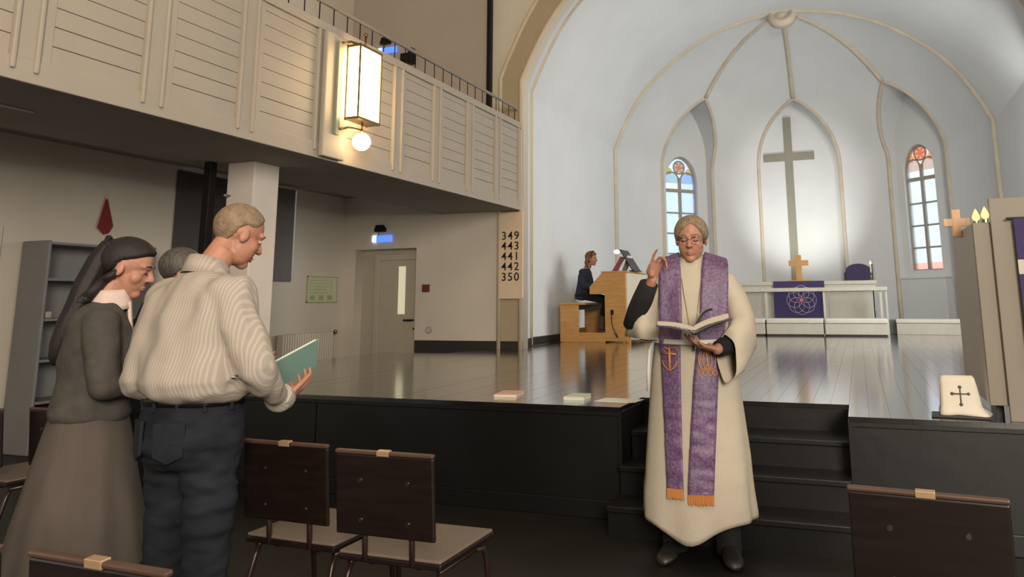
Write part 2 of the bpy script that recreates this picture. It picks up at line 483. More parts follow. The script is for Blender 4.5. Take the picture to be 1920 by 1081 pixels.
DN = 3.92
GL_CLEAR = glass('window_glass_clear', 'e8eef2'); GL_BLUE = glass('window_glass_blue', 'dbe6fa'); GL_RED = glass('window_glass_red', 'f6d6cd')
GL_ORANGE = glass('window_glass_orange', 'f8e2c2'); GL_YEL = glass('window_glass_yellow', 'f3e2a8'); GL_PALE = glass('window_glass_pale', 'dfe9ee'); GL_PINK = glass('window_glass_pink', 'f7e2d8')
wn = 1
for (az, a), uc, hw in zip(NI, (-0.17, 0, -0.03), (0.42, 0, 0.47)):
    th = radians(az); dv = V((cos(th), sin(th), 0)); tv = V((sin(th), -cos(th), 0))   # tv points to image right
    zz = [z for z in zs if z <= ZA]
    edge = []; back = []; outline = []
    for sgn, seq in ((-1, zz), (1, zz[-2::-1])):
        for z in seq:
            r = prof_r(z); hwid = niche_half(a, z)
            w_ = asin(min(1, hwid/r))
            p = V((XC, YM, z)) + dv*(r*cos(w_)) + tv*(sgn*hwid)
            dep = DN - r*cos(w_)
            z2 = z + (max(0, dep-0.25)*0.30 if z > ZN else 0)
            u2 = sgn*hwid*(1.0)
            edge.append(p); back.append(V((XC, YM, z2)) + dv*DN + tv*u2); outline.append((u2, z2))
    struct('wall_niche', MB().loft([edge, back], loop=False, cap=False), WHITE)
    m = frame(tuple(V((XC, YM, 0)) + dv*(DN+0.22)), tuple(tv), (0, 0, 1))
    # local z of this frame points inwards
    holes = []
    if hw:
        zs_, zb = 4.22, 1.95
        arch = [(uc-hw, zb), (uc+hw, zb), (uc+hw, zs_)] + [(uc+hw*cos(pi*k/16), zs_+hw*1.42*sin(pi*k/16)) for k in range(1, 16)] + [(uc-hw, zs_)]
        holes = [arch]
    struct('wall_niche', plate(outline, holes, 0.22, m), WHITE)
    rib(edge, 0.045)
    # ridge rib from the niche's point to the boss
    rz = [z for z in zs if z >= ZA and z < 7.32]
    rib([ap_pt(th, z, 0.985) for z in rz], 0.05)
    if hw:
        # stained glass window: frame, mullion, bars, panes, rosette
        mi = frame(tuple(V((XC, YM, 0)) + dv*(DN+0.14)), tuple(tv), (0, 0, 1))
        def fr(n_, poly, hol, d=0.06, mat=CREAM, mm=mi, par=None):
            return ob(n_, plate(poly, hol, d, mm), mat, par)
        ins = lambda q, e: [(uc+(u-uc)*(1-e/hw), (z-zb)*(1-e/1.6)+zb+e*0.7) for u, z in q]
        win = struct('window_%d' % wn, plate(arch, [ins(arch, 0.035)], 0.07, mi), CREAM); wn += 1
        def bx(name, u0, u1, z0, z1, d0, d1, mat): return ob(name, MB().box((u0, z0, d0), (u1, z1, d1), mi), mat, win)
        bx('mullion', uc-0.033, uc+0.033, zb+0.02, 4.36, 0.0, 0.065, CREAM)
        bx('transom', uc-hw+0.02, uc+hw-0.02, 3.99, 4.07, 0.0, 0.06, CREAM)
        for zq in (3.47, 2.96, 2.46):
            bx('glazing_bar', uc-hw+0.02, uc+hw-0.02, zq-0.018, zq+0.018, 0.005, 0.05, CREAM)
        rows = [(2.12, 2.46), (2.46, 2.96), (2.96, 3.47), (3.47, 4.0)]
        for side in (-1, 1):
            u0, u1 = (uc-hw+0.03, uc-0.03) if side < 0 else (uc+0.03, uc+hw-0.03)
            for z0, z1 in rows:
                g = GL_CLEAR
                if az > 90: g = GL_BLUE if (side > 0 and z0 > 2.9) else GL_PALE
                bx('window_pane', u0, u1, z0, z1, 0.022, 0.03, g)
            bx('red_pane', u0, u1, 1.97, 2.12, 0.02, 0.03, GL_RED if az < 90 else GL_PALE)
            # lancet head
            um = (u0+u1)/2; hw2 = (u1-u0)/2
            poly = [(u0, 4.03), (u1, 4.03), (u1, 4.3)] + [(um+hw2*cos(pi*k/8), 4.3+0.2*sin(pi*k/8)) for k in range(1, 8)] + [(u0, 4.3)]
            ob('lancet_pane', plate(poly, [], 0.008, mi @ Matrix.Translation((0, 0, 0.022))), GL_BLUE if (az > 90 and side > 0) else GL_CLEAR, win)
            ob('lancet_moulding', MB().tube([tuple(mi @ V((u, z, 0.04))) for u, z in poly[2:]], 0.02, 6), CREAM, win, smooth=True)
            # corner glass above the lancets
            ob('corner_pane', MB().ball(tuple(mi @ V((um+side*0.05, 4.52, 0.02))), (0.085, 0.01, 0.085), Matrix.Rotation(th-pi/2, 3, 'Z'), 10, 6), GL_YEL if az > 90 and side < 0 else GL_ORANGE, win)
        sp = [(uc+(hw-0.03)*cos(pi*k/16), 4.22+(hw*1.42-0.03)*sin(pi*k/16)) for k in range(17)]
        ob('spandrel_pane', plate(sp, [], 0.006, mi @ Matrix.Translation((0, 0, 0.012))), GL_PINK if az < 90 else GL_PALE, win)
        cz = 4.62
        ob('rosette_pane', MB().cyl(tuple(mi @ V((uc, cz, 0.02))), tuple(mi @ V((uc, cz, 0.032))), 0.15, n=20), GL_PINK, win)
        ob('rosette_centre', MB().cyl(tuple(mi @ V((uc, cz, 0.02))), tuple(mi @ V((uc, cz, 0.04))), 0.06, n=14), GL_RED, win)
        for k in range(6):
            q = (uc+0.1*cos(k*pi/3), cz+0.1*sin(k*pi/3))
            ob('rosette_petal', MB().cyl(tuple(mi @ V((q[0], q[1], 0.02))), tuple(mi @ V((q[0], q[1], 0.037))), 0.036, n=10), GL_ORANGE if k % 2 else GL_RED, win)
        ob('rosette_ring', MB().tube([tuple(mi @ V((uc+0.16*cos(2*pi*k/24), cz+0.16*sin(2*pi*k/24), 0.035))) for k in range(24)], 0.02, 6, closed=True), CREAM, win, smooth=True)
        # plastered block under the window
        ms = frame(tuple(V((XC, YM, 0)) + dv*(DN)), tuple(tv), (0, 0, 1))
        bl = MB().box((uc-0.62, SZ-0.03, 0.0), (uc+0.60, 1.76, 0.2), ms).box((uc-0.64, 1.76, 0.0), (uc+0.62, 1.80, 0.22), ms)
        struct('wall_sill_block', bl, WHITE, bevel=0.01)
    else:
        # large plain cross in relief on the back wall of the middle niche
        cu = -0.24
        t = tag(ob('wall_cross', MB().box((cu-0.095, 1.7, 0.0), (cu+0.095, 5.93, 0.045), frame(tuple(V((XC, YM, 0)) + dv*(DN-0.0)), tuple(tv), (0, 0, 1)))
                .box((cu-0.62, 4.80, 0.0), (cu+0.62, 5.0, 0.044), frame(tuple(V((XC, YM, 0)) + dv*(DN-0.0)), tuple(tv), (0, 0, 1))), M('cross_stone_grey', '8f8d7e', 0.8, var=0.05, vscale=3), bevel=0.004),
                'large plain grey cross on the bright back wall of the middle niche', 'cross')
# keystone boss where the ribs meet
bm_ = Matrix.Translation((XC, YM-0.02, 7.26)) @ Matrix.Rotation(radians(62), 4, 'X')
boss = struct('trim_%d' % rib_n, MB().lathe([(0.0, 0.06), (0.10, 0.06), (0.13, 0.03), (0.17, 0.03), (0.19, 0.07), (0.25, 0.06), (0.29, 0.0), (0.29, -0.12), (0.0, -0.12)], n=28, m=bm_), RIBM, smooth=True)
rib_n += 1
# small wooden plinth at the foot of the right rib
tag(ob('plinth_block', MB().box((1.66, 18.00, SZ), (1.92, 18.20, SZ+0.13)).box((1.69, 18.03, SZ+0.13), (1.89, 18.17, SZ+0.2)), PINE, bevel=0.008), 'small light wooden block at the foot of the right apse rib', 'wood block')

# nave shell
WY0, WY1, WZ0, WZ1 = 8.30, 9.03, 1.68, 2.97
struct('wall_left', plate([(YR, 0), (YA, 0), (YA, ZC), (YR, ZC)], [[(WY0, WZ0), (WY1, WZ0), (WY1, WZ1), (WY0, WZ1)], [(6.95, WZ0-0.6), (7.95, WZ0-0.6), (7.95, 2.95), (6.95, 2.95)]], 0.25, frame((XL-0.25, 0, 0), (0, 1, 0), (0, 0, 1))), NAVE)
holes = [[(y-0.7, 2.0), (y+0.7, 2.0), (y+0.7, 5.0), (y-0.7, 5.0)] for y in (0.6, 4.0, 7.4)]
struct('wall_side_right', plate([(YR, 0), (YA+0.25, 0), (YA+0.25, ZC), (YR, ZC)], holes, 0.2, frame((XR, 0, 0), (0, 1, 0), (0, 0, 1))), NAVE)
for y in (0.6, 4.0, 7.4):
    struct('window_%d' % (5 if y < 1 else 6 if y < 5 else 7), MB().box((XR+0.08, y-0.7, 2), (XR+0.12, y-0.62, 5)).box((XR+0.08, y+0.62, 2), (XR+0.12, y+0.7, 5)).box((XR+0.08, y-0.03, 2), (XR+0.12, y+0.03, 5)).box((XR+0.08, y-0.7, 3.5), (XR+0.12, y+0.7, 3.56)), CREAM)
struct('wall_back', plate([(XL-0.25, 0), (XR+0.2, 0), (XR+0.2, ZC), (XL-0.25, ZC)], [[(1.6, 2.1), (4.0, 2.1), (4.0, 4.9), (1.6, 4.9)]], 0.2, frame((0, YR, 0), (1, 0, 0), (0, 0, 1))), NAVE)
struct('window_3', MB().box((1.6, YR-0.15, 2.1), (1.68, YR-0.1, 4.9)).box((3.92, YR-0.15, 2.1), (4.0, YR-0.1, 4.9)).box((2.76, YR-0.15, 2.1), (2.84, YR-0.1, 4.9)).box((1.6, YR-0.15, 3.5), (4.0, YR-0.1, 3.56)), CREAM)
struct('ceiling', MB().box((XL-0.25, YR-0.2, ZC), (XR+0.2, YA+0.25, ZC+0.15)), NAVE)

# side door in a recess of the arch wall
d1 = struct('door_1', MB().box((DX0+0.36, YA+0.16, 0.15), (DX1-0.05, YA+0.20, 2.0)), DOORM, bevel=0.004)
ob('door_frame', MB().box((DX0+0.27, YA+0.13, 0.02), (DX0+0.36, YA+0.22, 2.09)).box((DX1-0.05, YA+0.15, 0.02), (DX1, YA+0.22, 2.09)).box((DX0+0.361, YA+0.132, 2.0), (DX1-0.051, YA+0.22, 2.09)), DOORM, d1, bevel=0.006)
ob('door_reveal', MB().box((DX0, YA+0.2, 0.02), (DX0+0.27, YA+0.23, DZ)).box((DX0+0.27, YA+0.2, 2.09), (DX1, YA+0.23, DZ)), DOORM, d1)
ob('door_pane', MB().box((-6.70, YA+0.150, 1.17), (-6.58, YA+0.162, 1.90)), emit('lit_door_glass', 'd9d3b4', 0.55), d1)
hd = ob('door_handle', MB().tube([(-6.42, YA+0.16, 1.08), (-6.42, YA+0.10, 1.08), (-6.44, YA+0.095, 1.08), (-6.56, YA+0.095, 1.08)], 0.013, 8), DARKM, d1, smooth=True)
ob('keyhole', MB().cyl((-6.41, YA+0.16, 0.95), (-6.41, YA+0.15, 0.95), 0.016), DARKM, d1)
ob('door_backing', MB().box((DX0, YA+0.23, 0.0), (DX1, YA+0.249, DZ)), DOORM, d1)

# second door in the left wall, at the edge of the picture
d2 = struct('door_2', MB().box((XL, 3.6, 0.0), (XL+0.03, 4.95, 2.1)), M('pale_door', 'c4bdb0', 0.6), bevel=0.004)
ob('door_handle', MB().tube([(XL+0.03, 4.82, 0.95), (XL+0.09, 4.82, 0.95), (XL+0.095, 4.70, 0.95)], 0.012, 8), METAL, d2, smooth=True)

# left wall windows with grey roller blinds
GREYB = M('grey_blind_fabric', '6f6a66', 0.9, var=0.05, vscale=10)
DARKB = M('dark_blind_fabric', '4a4643', 0.9)
for n_, (y0, y1, z0, z1, bm2) in ((8, (WY0, WY1, WZ0, WZ1, GREYB)), (9, (6.95, 7.95, WZ0-0.6, 2.95, DARKB))):
    wd = struct('window_%d' % n_, MB().box((XL-0.14, y0, z0), (XL-0.08, y0+0.05, z1)).box((XL-0.14, y1-0.05, z0), (XL-0.08, y1, z1)).box((XL-0.14, y0, z0), (XL-0.08, y1, z0+0.05)).box((XL-0.14, y0, z1-0.05), (XL-0.08, y1, z1)), CREAM)
    ob('window_pane', MB().box((XL-0.12, y0+0.05, z0+0.05), (XL-0.11, y1-0.05, z1-0.05)), GL_CLEAR, wd)
    ye = y1-0.06 if n_ == 8 else y1+0.02
    t = ob('roller_blind', MB().loft([[(XL-0.06+0.06*(k == 2)*(n_ == 8), ye if k else ye-0.0, z) for z in (z0-0.02, (z0+z1)/2, z1)] if False else [(XL+0.012+0.01*sin(k*1.3), y0-0.05+(ye-y0+0.05)*k/6.0, z) for z in (z0-0.03, z0+0.4, z1)] for k in range(7)], loop=False, cap=False), bm2)
    t.modifiers.new('s', 'SOLIDIFY').thickness = 0.006
    tag(t, 'grey roller blind with a bright slit of daylight at its edge' if n_ == 8 else 'dark roller blind on the wall left of the pillar', 'window blind')

# gallery: slab with stepped soffit, front of boarded bays, rail with thin balusters
GY0, GY1 = YR, YA-0.005
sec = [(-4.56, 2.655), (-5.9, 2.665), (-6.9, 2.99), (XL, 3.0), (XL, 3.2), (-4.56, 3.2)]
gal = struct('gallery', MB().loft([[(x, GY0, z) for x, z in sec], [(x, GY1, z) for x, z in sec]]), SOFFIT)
ob('front_wall', MB().box((-4.60, GY0, 2.66), (-4.56, GY1, 3.95)), CREAM, gal)
for o_ in (gal,): pass
GX = -4.56
ob('bottom_rail', MB().box((GX, GY0, 2.655), (GX+0.028, GY1, 2.80)), CREAM, gal, bevel=0.005)
ob('top_rail', MB().box((GX-0.06, GY0, 3.87), (GX+0.035, GY1, 3.955)), CREAM, gal, bevel=0.006)
cs = [-0.35, 0.5, 1.36, 2.20, 2.96, 3.84, 4.71, 5.76, 6.89, 7.71, 8.54, 9.36, 10.12]
hws = [0.075]*13; hws[7] = 0.2; hws[12] = 0.06; hws[4] = 0.07
for c_, h_ in zip(cs, hws):
    ob('stile', MB().box((GX, c_-h_, 2.80), (GX+0.022, c_+h_, 3.87)), CREAM, gal, bevel=0.003)
    for e in (-h_, h_):
        ob('moulding', MB().box((GX, c_+e-0.014, 2.72), (GX+0.045, c_+e+0.014, 3.87)), CREAM, gal, bevel=0.008)
for i in range(len(cs)-1):
    y0, y1 = cs[i]+hws[i]+0.014, cs[i+1]-hws[i+1]-0.014
    if y1 < 1.4: continue
    z = 2.80; k = 0
    # narrow inner frame left of each bay, then the boards
    ob('bay_frame', MB().box((GX, y0, 2.80), (GX+0.016, y0+0.08, 3.87)), CREAM, gal, bevel=0.003)
    while z < 3.86:
        z1 = min(z+0.125, 3.87)
        dx = random.uniform(0, 0.0015)
        ob('siding_board', MB().box((GX, y0+0.08, z+0.002), (GX+0.010+dx, y1, z1-0.002)), CREAM, gal, bevel=0.002, seg=1)
        z = z1
# rail
ob('hand_rail', MB().tube([(GX-0.01, GY0, 4.165), (GX-0.01, GY1-0.12, 4.165)], 0.022, 8), M('rail_paint', 'a99d8d', 0.5), gal, smooth=True)
y = 1.6; bl = None
while y < GY1-0.1:
    if bl is None: bl = ob('baluster', MB().cyl((0, 0, 3.95), (0, 0, 4.15), 0.006, n=6), DARKM, gal); bl.location = (GX-0.01, y, 0)
    else: share(bl, 'baluster', gal, (GX-0.01, y, 0))
    y += 0.21
# thin hatch panel in the soffit
struct('ceiling_hatch', MB().box((-6.1, 2.9, 2.645), (-5.2, 3.5, 2.66)), SOFFIT, bevel=0.004)

# pillar under the gallery
struct('wall_pillar', MB().box((-5.52, 5.57, SZ-0.02), (-5.2, 5.90, 2.67)), M('pillar_paint', 'd0c5b8', 0.8, var=0.03), bevel=0.012)
tag(ob('black_pole', MB().box((-5.66, 5.42, SZ), (-5.58, 5.50, 2.66)), DARKM, bevel=0.006), 'black square pole standing left of the pale pillar', 'pole')
tag(ob('wall_hook', MB().cyl((-5.48, 5.57, 2.35), (-5.48, 5.52, 2.35), 0.012).ball((-5.48, 5.515, 2.35), 0.02), METAL, smooth=True), 'tiny metal knob near the top of the pillar', 'hook')

# ------------------------------------------------------------------ things on the walls
LAMPW = emit('lamp_glass', 'ffd9a0', 15.0)
lamp = thing('wall_lantern', 'lit rectangular lantern with brass brackets and white globe on a board on the gallery front', 'lamp', (-4.52, 5.76, 2.67))
ob('back_board', MB().box((0, -0.16, 0.0), (0.05, 0.16, 1.19)), CREAM, lamp, bevel=0.01)
lbox = ob('lantern_glass', MB().box((0.115, 0.075, 0.40), (0.245, 0.405, 1.08)), LAMPW, lamp)
fm = MB()
for yy in (0.07, 0.41):
    for xx in (0.11, 0.25): fm.box((xx-0.008, yy-0.008, 0.37), (xx+0.008, yy+0.008, 1.11))
fm.box((0.10, 0.06, 1.08), (0.26, 0.42, 1.105)).box((0.10, 0.06, 0.375), (0.26, 0.42, 0.40))
ob('lantern_frame', fm, BRASS, lamp, bevel=0.003)
ob('side_plate', MB().box((0.05, -0.03, 0.22), (0.085, 0.03, 1.12)), M('lamp_plate', '8d927f', 0.5, 0.3), lamp, bevel=0.006)
for zz in (1.02+0.12, 0.30):
    ob('bracket_arm', MB().tube([(0.06, 0.0, zz-0.03), (0.13, 0.08, zz), (0.18, 0.24, zz)], 0.012, 8), BRASS, lamp, smooth=True)
ob('top_rod', MB().cyl((0.18, 0.24, 1.08), (0.18, 0.24, 1.24), 0.010).ball((0.18, 0.24, 1.25), 0.022), BRASS, lamp, smooth=True)
ob('bottom_rod', MB().cyl((0.18, 0.24, 0.40), (0.18, 0.24, 0.27), 0.010), BRASS, lamp, smooth=True)
ob('globe', MB().ball((0.18, 0.24, 0.19), 0.085, nu=20, nv=14), emit('globe_glass', 'ffd9a0', 18.0), lamp, smooth=True)

SIGNB = emit('sign_blue', '4f78f2', 1.5); SIGNW = emit('sign_white', 'eaf6ff', 2.2)
def exit_sign(loc, label):
    t = thing('exit_sign', label, 'sign', loc)
    ob('sign_face', MB().box((-0.10, -0.02, -0.055), (0.19, 0.0, 0.05)), SIGNB, t, bevel=0.006)
    ob('sign_light', MB().box((-0.17, -0.024, -0.055), (-0.09, 0.0, 0.05)), SIGNW, t, bevel=0.012)
    ob('housing', MB().box((-0.12, -0.05, 0.10), (0.08, 0.0, 0.17)).box((-0.09, -0.07, 0.165), (0.05, 0.0, 0.21)), DARKM, t, bevel=0.012)
    ob('sign_hanger', MB().cyl((-0.05, -0.015, 0.04), (-0.05, -0.015, 0.12), 0.012), METAL, t)
    return t
exit_sign((-6.92, YA-0.01, 2.33), 'glowing blue exit sign above the side door')
e2 = exit_sign((-6.92, YA-0.045, 5.38), 'glowing blue exit sign on the upper wall behind the gallery rail')
tag(ob('junction_box', MB().box((-6.62, YA-0.13, 5.12), (-6.46, YA-0.035, 5.27)).box((-6.46, YA-0.16, 5.08), (-6.39, YA-0.035, 5.34)), DARKM, bevel=0.01), 'small grey wall box right of the upper exit sign', 'box')

# hymn number board: digits are separate cut-out figures
nb = thing('hymn_board', 'tan hymn board with five rows of black numbers beside the chancel arch', 'number board', (-4.69, YA-0.045, 0))
ob('board', MB().box((-0.19, -0.02, 1.385), (0.19, 0.02, 2.63)), M('board_tan', 'd3bc9e', 0.65, var=0.03), nb, bevel=0.004)
INK = M('black_figure', '151312', 0.6)
for i, row in enumerate(('349', '443', '441', '442', '350')):
    for j, ch in enumerate(row):
        me = text_mesh(ch, 0.165)
        me.transform(Matrix.Rotation(pi/2, 4, 'X'))
        d_ = ob('digit', me, INK, nb); d_.location = (-0.098+0.100*j - 0.004, -0.024, 2.235-0.148*i)

# evacuation plan, radiator, alarm, socket, light switch
pl = thing('wall_plan', 'pale green framed escape plan sheet on the wall over the radiator', 'poster', (XL+0.005, 9.69, 1.55), pi/2)
ob('sheet', MB().box((-0.34, -0.012, -0.185), (0.34, 0.0, 0.185)), M('plan_paper', 'c4c7a4', 0.7, var=0.05, vscale=12), pl)
ob('sheet_border', MB().box((-0.35, -0.016, -0.195), (0.35, -0.002, -0.180)).box((-0.35, -0.016, 0.180), (0.35, -0.002, 0.195)).box((-0.35, -0.016, -0.195), (-0.335, -0.002, 0.195)).box((0.335, -0.016, -0.195), (0.35, -0.002, 0.195)), M('plan_border', 'a3aa7e', 0.7), pl)
PG = M('plan_green', '9aa87c', 0.8)
pm = MB()
for k in range(5): pm.box((-0.28, -0.0135, 0.13-0.045*k), (0.10+0.03*(k % 3), -0.012, 0.138-0.045*k))
pm.box((-0.29, -0.0135, -0.06), (-0.28, -0.012, 0.15)).box((0.20, -0.0135, -0.06), (0.208, -0.012, 0.15))
ob('plan_lines', pm, PG, pl)
for k in range(3): ob('plan_symbol', MB().box((-0.28+0.2*k, -0.0135, -0.155), (-0.17+0.2*k, -0.012, -0.085)), PG, pl)

rd = thing('radiator', 'cream column radiator on the left wall below the plan', 'radiator', (XL+0.10, 9.30, 0.0))
RADM = M('radiator_enamel', 'c9bfae', 0.45)
f0 = None
for k in range(22):
    yy = -0.55+0.05*k
    mb = MB().loft([[(x_, yy+dy, z) for x_, dy in ((-0.05, -0.016), (0.05, -0.016), (0.06, 0), (0.05, 0.016), (-0.05, 0.016), (-0.06, 0))] for z in (0.26, 0.30, 0.88, 0.92)])
    if f0 is None: f0 = ob('radiator_fin', mb, RADM, rd)
    else: c_ = share(f0, 'radiator_fin', rd); c_.location = (0, 0.05*k, 0)
ob('radiator_pipe', MB().cyl((0, -0.56, 0.30), (0, 0.58, 0.30), 0.02).cyl((0, -0.56, 0.88), (0, 0.52, 0.88), 0.02), RADM, rd, smooth=True)
ob('radiator_valve', MB().cyl((0, 0.50, 0.90), (0, 0.60, 0.90), 0.022).ball((0.01, 0.62, 0.92), 0.03), METAL, rd, smooth=True)

tag(ob('fire_alarm_box', MB().box((-6.16, YA-0.045, 1.50), (-6.05, YA, 1.61)).box((-6.145, YA-0.05, 1.515), (-6.065, YA-0.045, 1.595)), M('alarm_red', '6a2c30', 0.5), bevel=0.005), 'small dark red square alarm box right of the side door', 'alarm')
so = thing('wall_socket', 'small white round socket low on the wall right of the door', 'socket', (-6.05, YA, 0.94))
ob('socket_body', MB().cyl((0, 0, 0), (0, -0.02, 0), 0.055, 0.05, 20), CREAM, so)
ob('socket_well', MB().cyl((0, -0.02, 0), (0, -0.023, 0), 0.032, 0.03, 16), GREYW, so)

pn = thing('pennant', 'dark red kite-shaped pennant hanging high on the left wall', 'pennant', (XL+0.02, 6.0, 2.22))
ob('cloth', MB().loft([[(0, -0.01, 0.27), (0, 0.01, 0.27)], [(0.01, -0.085, -0.05), (0.012, 0.095, -0.02)], [(0, 0.0, -0.12), (0, 0.06, -0.10)]], loop=False, cap=False), M('pennant_red', '7a2026', 0.8), pn).modifiers.new('s', 'SOLIDIFY').thickness = 0.008
ob('hanger', MB().cyl((0, 0, 0.26), (0, 0, 0.34), 0.004), METAL, pn)

# grey bookcase on the left wall
bk = thing('bookcase', 'tall grey open bookcase against the left wall behind the woman', 'bookcase', (XL+0.02, 5.15, 0))
GB = M('bookcase_grey', '75736f', 0.6, var=0.04)
ob('side_panel', MB().box((0, 0, 0), (0.38, 0.03, 1.97)), GB, bk, bevel=0.012)
ob('side_panel', MB().box((0, 1.17, 0), (0.38, 1.2, 1.97)), GB, bk, bevel=0.004)
ob('back_panel', MB().box((0, 0.03, 0.05), (0.012, 1.17, 1.95)), GB, bk)
for zz in (0.08, 0.46, 0.84, 1.22, 1.60, 1.945):
    ob('shelf', MB().box((0.012, 0.032, zz-0.012), (0.365, 1.168, zz+0.012)), GB, bk)
tag(ob('white_knob_box', MB().box((XL+0.30, 5.21, 1.236), (XL+0.37, 5.27, 1.30)), CREAM, bevel=0.01), 'small white object on a shelf of the grey bookcase', 'box')

# ------------------------------------------------------------------ organ corner
og = thing('organ_console', 'light oak organ console seen from its side with a pale back', 'organ', (-4.15, 12.06, SZ))
side = [(0.0, 0.77), (0.0, 0.89), (0.215, 1.115), (0.62, 1.115), (0.62, 0.55), (0.64, 0.02), (0.26, 0.02), (0.26, 0.77)]
def xz(y): return Matrix(((1, 0, 0, 0), (0, 0, -1, y), (0, 1, 0, 0), (0, 0, 0, 1)))
ob('side_panel', MB().prism(side, 0.04, xz(0.04)), OAK, og, bevel=0.006)
ob('side_panel', MB().prism(side, 0.04, xz(1.30)), OAK, og, bevel=0.006)
ob('top_board', MB().box((0.20, 0.0, 1.115), (0.64, 1.30, 1.14)), OAK, og, bevel=0.006)
ob('fall_board', MB().loft([[(0.20, 0.04, 0.81), (0.21, 0.04, 0.81), (0.235, 0.04, 1.10), (0.225, 0.04, 1.11)], [(0.20, 1.26, 0.81), (0.21, 1.26, 0.81), (0.235, 1.26, 1.10), (0.225, 1.26, 1.11)]]), OAK, og)
ob('keyboard', MB().box((0.03, 0.10, 0.80), (0.19, 1.20, 0.82)), CUSH, og, bevel=0.003)
ob('key_bed', MB().box((0.0, 0.04, 0.788), (0.6, 1.26, 0.80)), OAK, og)
ob('front_panel', MB().box((0.42, 0.04, 0.1), (0.44, 1.26, 0.77)), OAK, og)
ob('back_panel', MB().box((0.60, 0.04, 0.15), (0.63, 1.26, 1.11)), M('organ_back_cloth', 'c9bfae', 0.8), og)
ob('back_foot', MB().box((0.58, 1.14, 0.0), (0.66, 1.26, 0.16)), OAK, og)
ob('back_foot', MB().box((0.58, 0.045, 0.0), (0.66, 0.12, 0.16)), OAK, og)
ob('socket_plate', MB().box((0.36, -0.008, 0.44), (0.41, 0.0, 0.52)), BLACK, og)
ob('power_cable', MB().tube([(0.37, -0.01, 0.45), (0.38, -0.015, 0.30), (0.43, -0.015, 0.16), (0.48, -0.015, 0.08)], 0.008, 6), BLACK, og, smooth=True)
ob('cable_plug', MB().cyl((0.44, -0.02, 0.15), (0.48, -0.02, 0.08), 0.015), BLACK, og)
ob('pedal_board', MB().box((-0.16, 0.1, 0.02), (0.26, 1.2, 0.07)), OAK, og)
for k in range(12): ob('pedal', MB().box((-0.2, 0.2+0.075*k, 0.07), (0.25, 0.235+0.075*k, 0.10)), BASEB, og)
ob('pedal_rail', MB().box((-0.27, 0.0, 0.0), (0.26, 0.03, 0.155)), OAK, og, bevel=0.004)

ben = thing('organ_bench', 'light oak organ bench with panel ends left of the console', 'bench', (-4.66, 12.03, SZ))
ob('end_panel', MB().box((0, 0, 0), (0.325, 0.03, 0.60)), OAK, ben, bevel=0.005)
ob('end_panel', MB().box((0, 1.22, 0), (0.325, 1.25, 0.60)), OAK, ben, bevel=0.005)
ob('seat_board', MB().box((-0.01, -0.01, 0.60), (0.44, 1.26, 0.635)), OAK, ben, bevel=0.008)
ob('under_rail', MB().box((0.30, 0.03, 0.52), (0.325, 1.22, 0.60)), BASEB, ben)
ob('stretcher', MB().box((0.02, 0.03, 0.10), (0.04, 1.22, 0.2)), OAK, ben)

ms_ = thing('music_stand', 'black music desk with pink sheets and a clip lamp on the organ', 'music stand', (-3.72, 12.55, SZ+1.14))
ob('desk', MB().loft([[(0.02, -0.25, 0.36), (0.035, -0.25, 0.365), (0.26, -0.25, 0.0), (0.245, -0.25, -0.0)], [(0.02, 0.25, 0.36), (0.035, 0.25, 0.365), (0.26, 0.25, 0.0), (0.245, 0.25, 0.0)]]), BLACK, ms_)
ob('desk_ledge', MB().box((0.19, -0.25, 0.0), (0.27, 0.25, 0.018)), BLACK, ms_)
ob('pink_sheet', MB().loft([[(-0.14, -0.2, 0.0), (-0.13, -0.2, 0.0), (0.03, -0.2, 0.25), (0.02, -0.2, 0.25)], [(-0.14, 0.1, 0.0), (-0.13, 0.1, 0.0), (0.03, 0.1, 0.25), (0.02, 0.1, 0.25)]]), M('pink_paper', 'd3899a', 0.7), ms_)
ob('white_sheet', MB().loft([[(0.0, -0.1, 0.0), (0.01, -0.1, 0.0), (0.13, -0.1, 0.27), (0.12, -0.1, 0.27)], [(0.0, 0.2, 0.0), (0.01, 0.2, 0.0), (0.13, 0.2, 0.27), (0.12, 0.2, 0.27)]]), M('white_paper', 'dcd9d2', 0.7), ms_)
ob('clip_lamp', MB().ball((-0.06, -0.12, 0.335), (0.05, 0.06, 0.035)), emit('clip_lamp_light', 'fff2dc', 4.0), ms_, smooth=True)
ob('lamp_arm', MB().tube([(-0.02, -0.12, 0.345), (0.02, -0.12, 0.365), (0.03, -0.12, 0.35)], 0.008, 6), BLACK, ms_, smooth=True)

lb = thing('low_bench', 'low wooden stool behind the organ beside black cables', 'stool', (-3.30, 12.95, SZ))
ob('seat', MB().box((0, 0, 0.24), (0.36, 0.34, 0.27)), OAK, lb, bevel=0.005)
for xx, yy in ((0.02, 0.02), (0.30, 0.02), (0.02, 0.28), (0.30, 0.28)): ob('leg', MB().box((xx, yy, 0), (xx+0.04, yy+0.04, 0.24)), OAK, lb)
tag(ob('cable_heap', MB().tube([(-3.38+0.16*cos(k*0.9)+0.02*k, 12.6+0.1*sin(k*0.9), SZ+0.02+0.004*(k % 5)) for k in range(26)], 0.014, 6), BLACK, smooth=True), 'tangle of black cables on the floor beside the organ', 'cable')
tag(ob('floor_pipe', MB().cyl((-2.98, 12.75, SZ), (-2.98, 12.75, SZ+0.36), 0.02).box((-3.08, 12.65, SZ), (-2.88, 12.85, SZ+0.02)), BLACK), 'short black stand post on the floor right of the organ', 'stand')

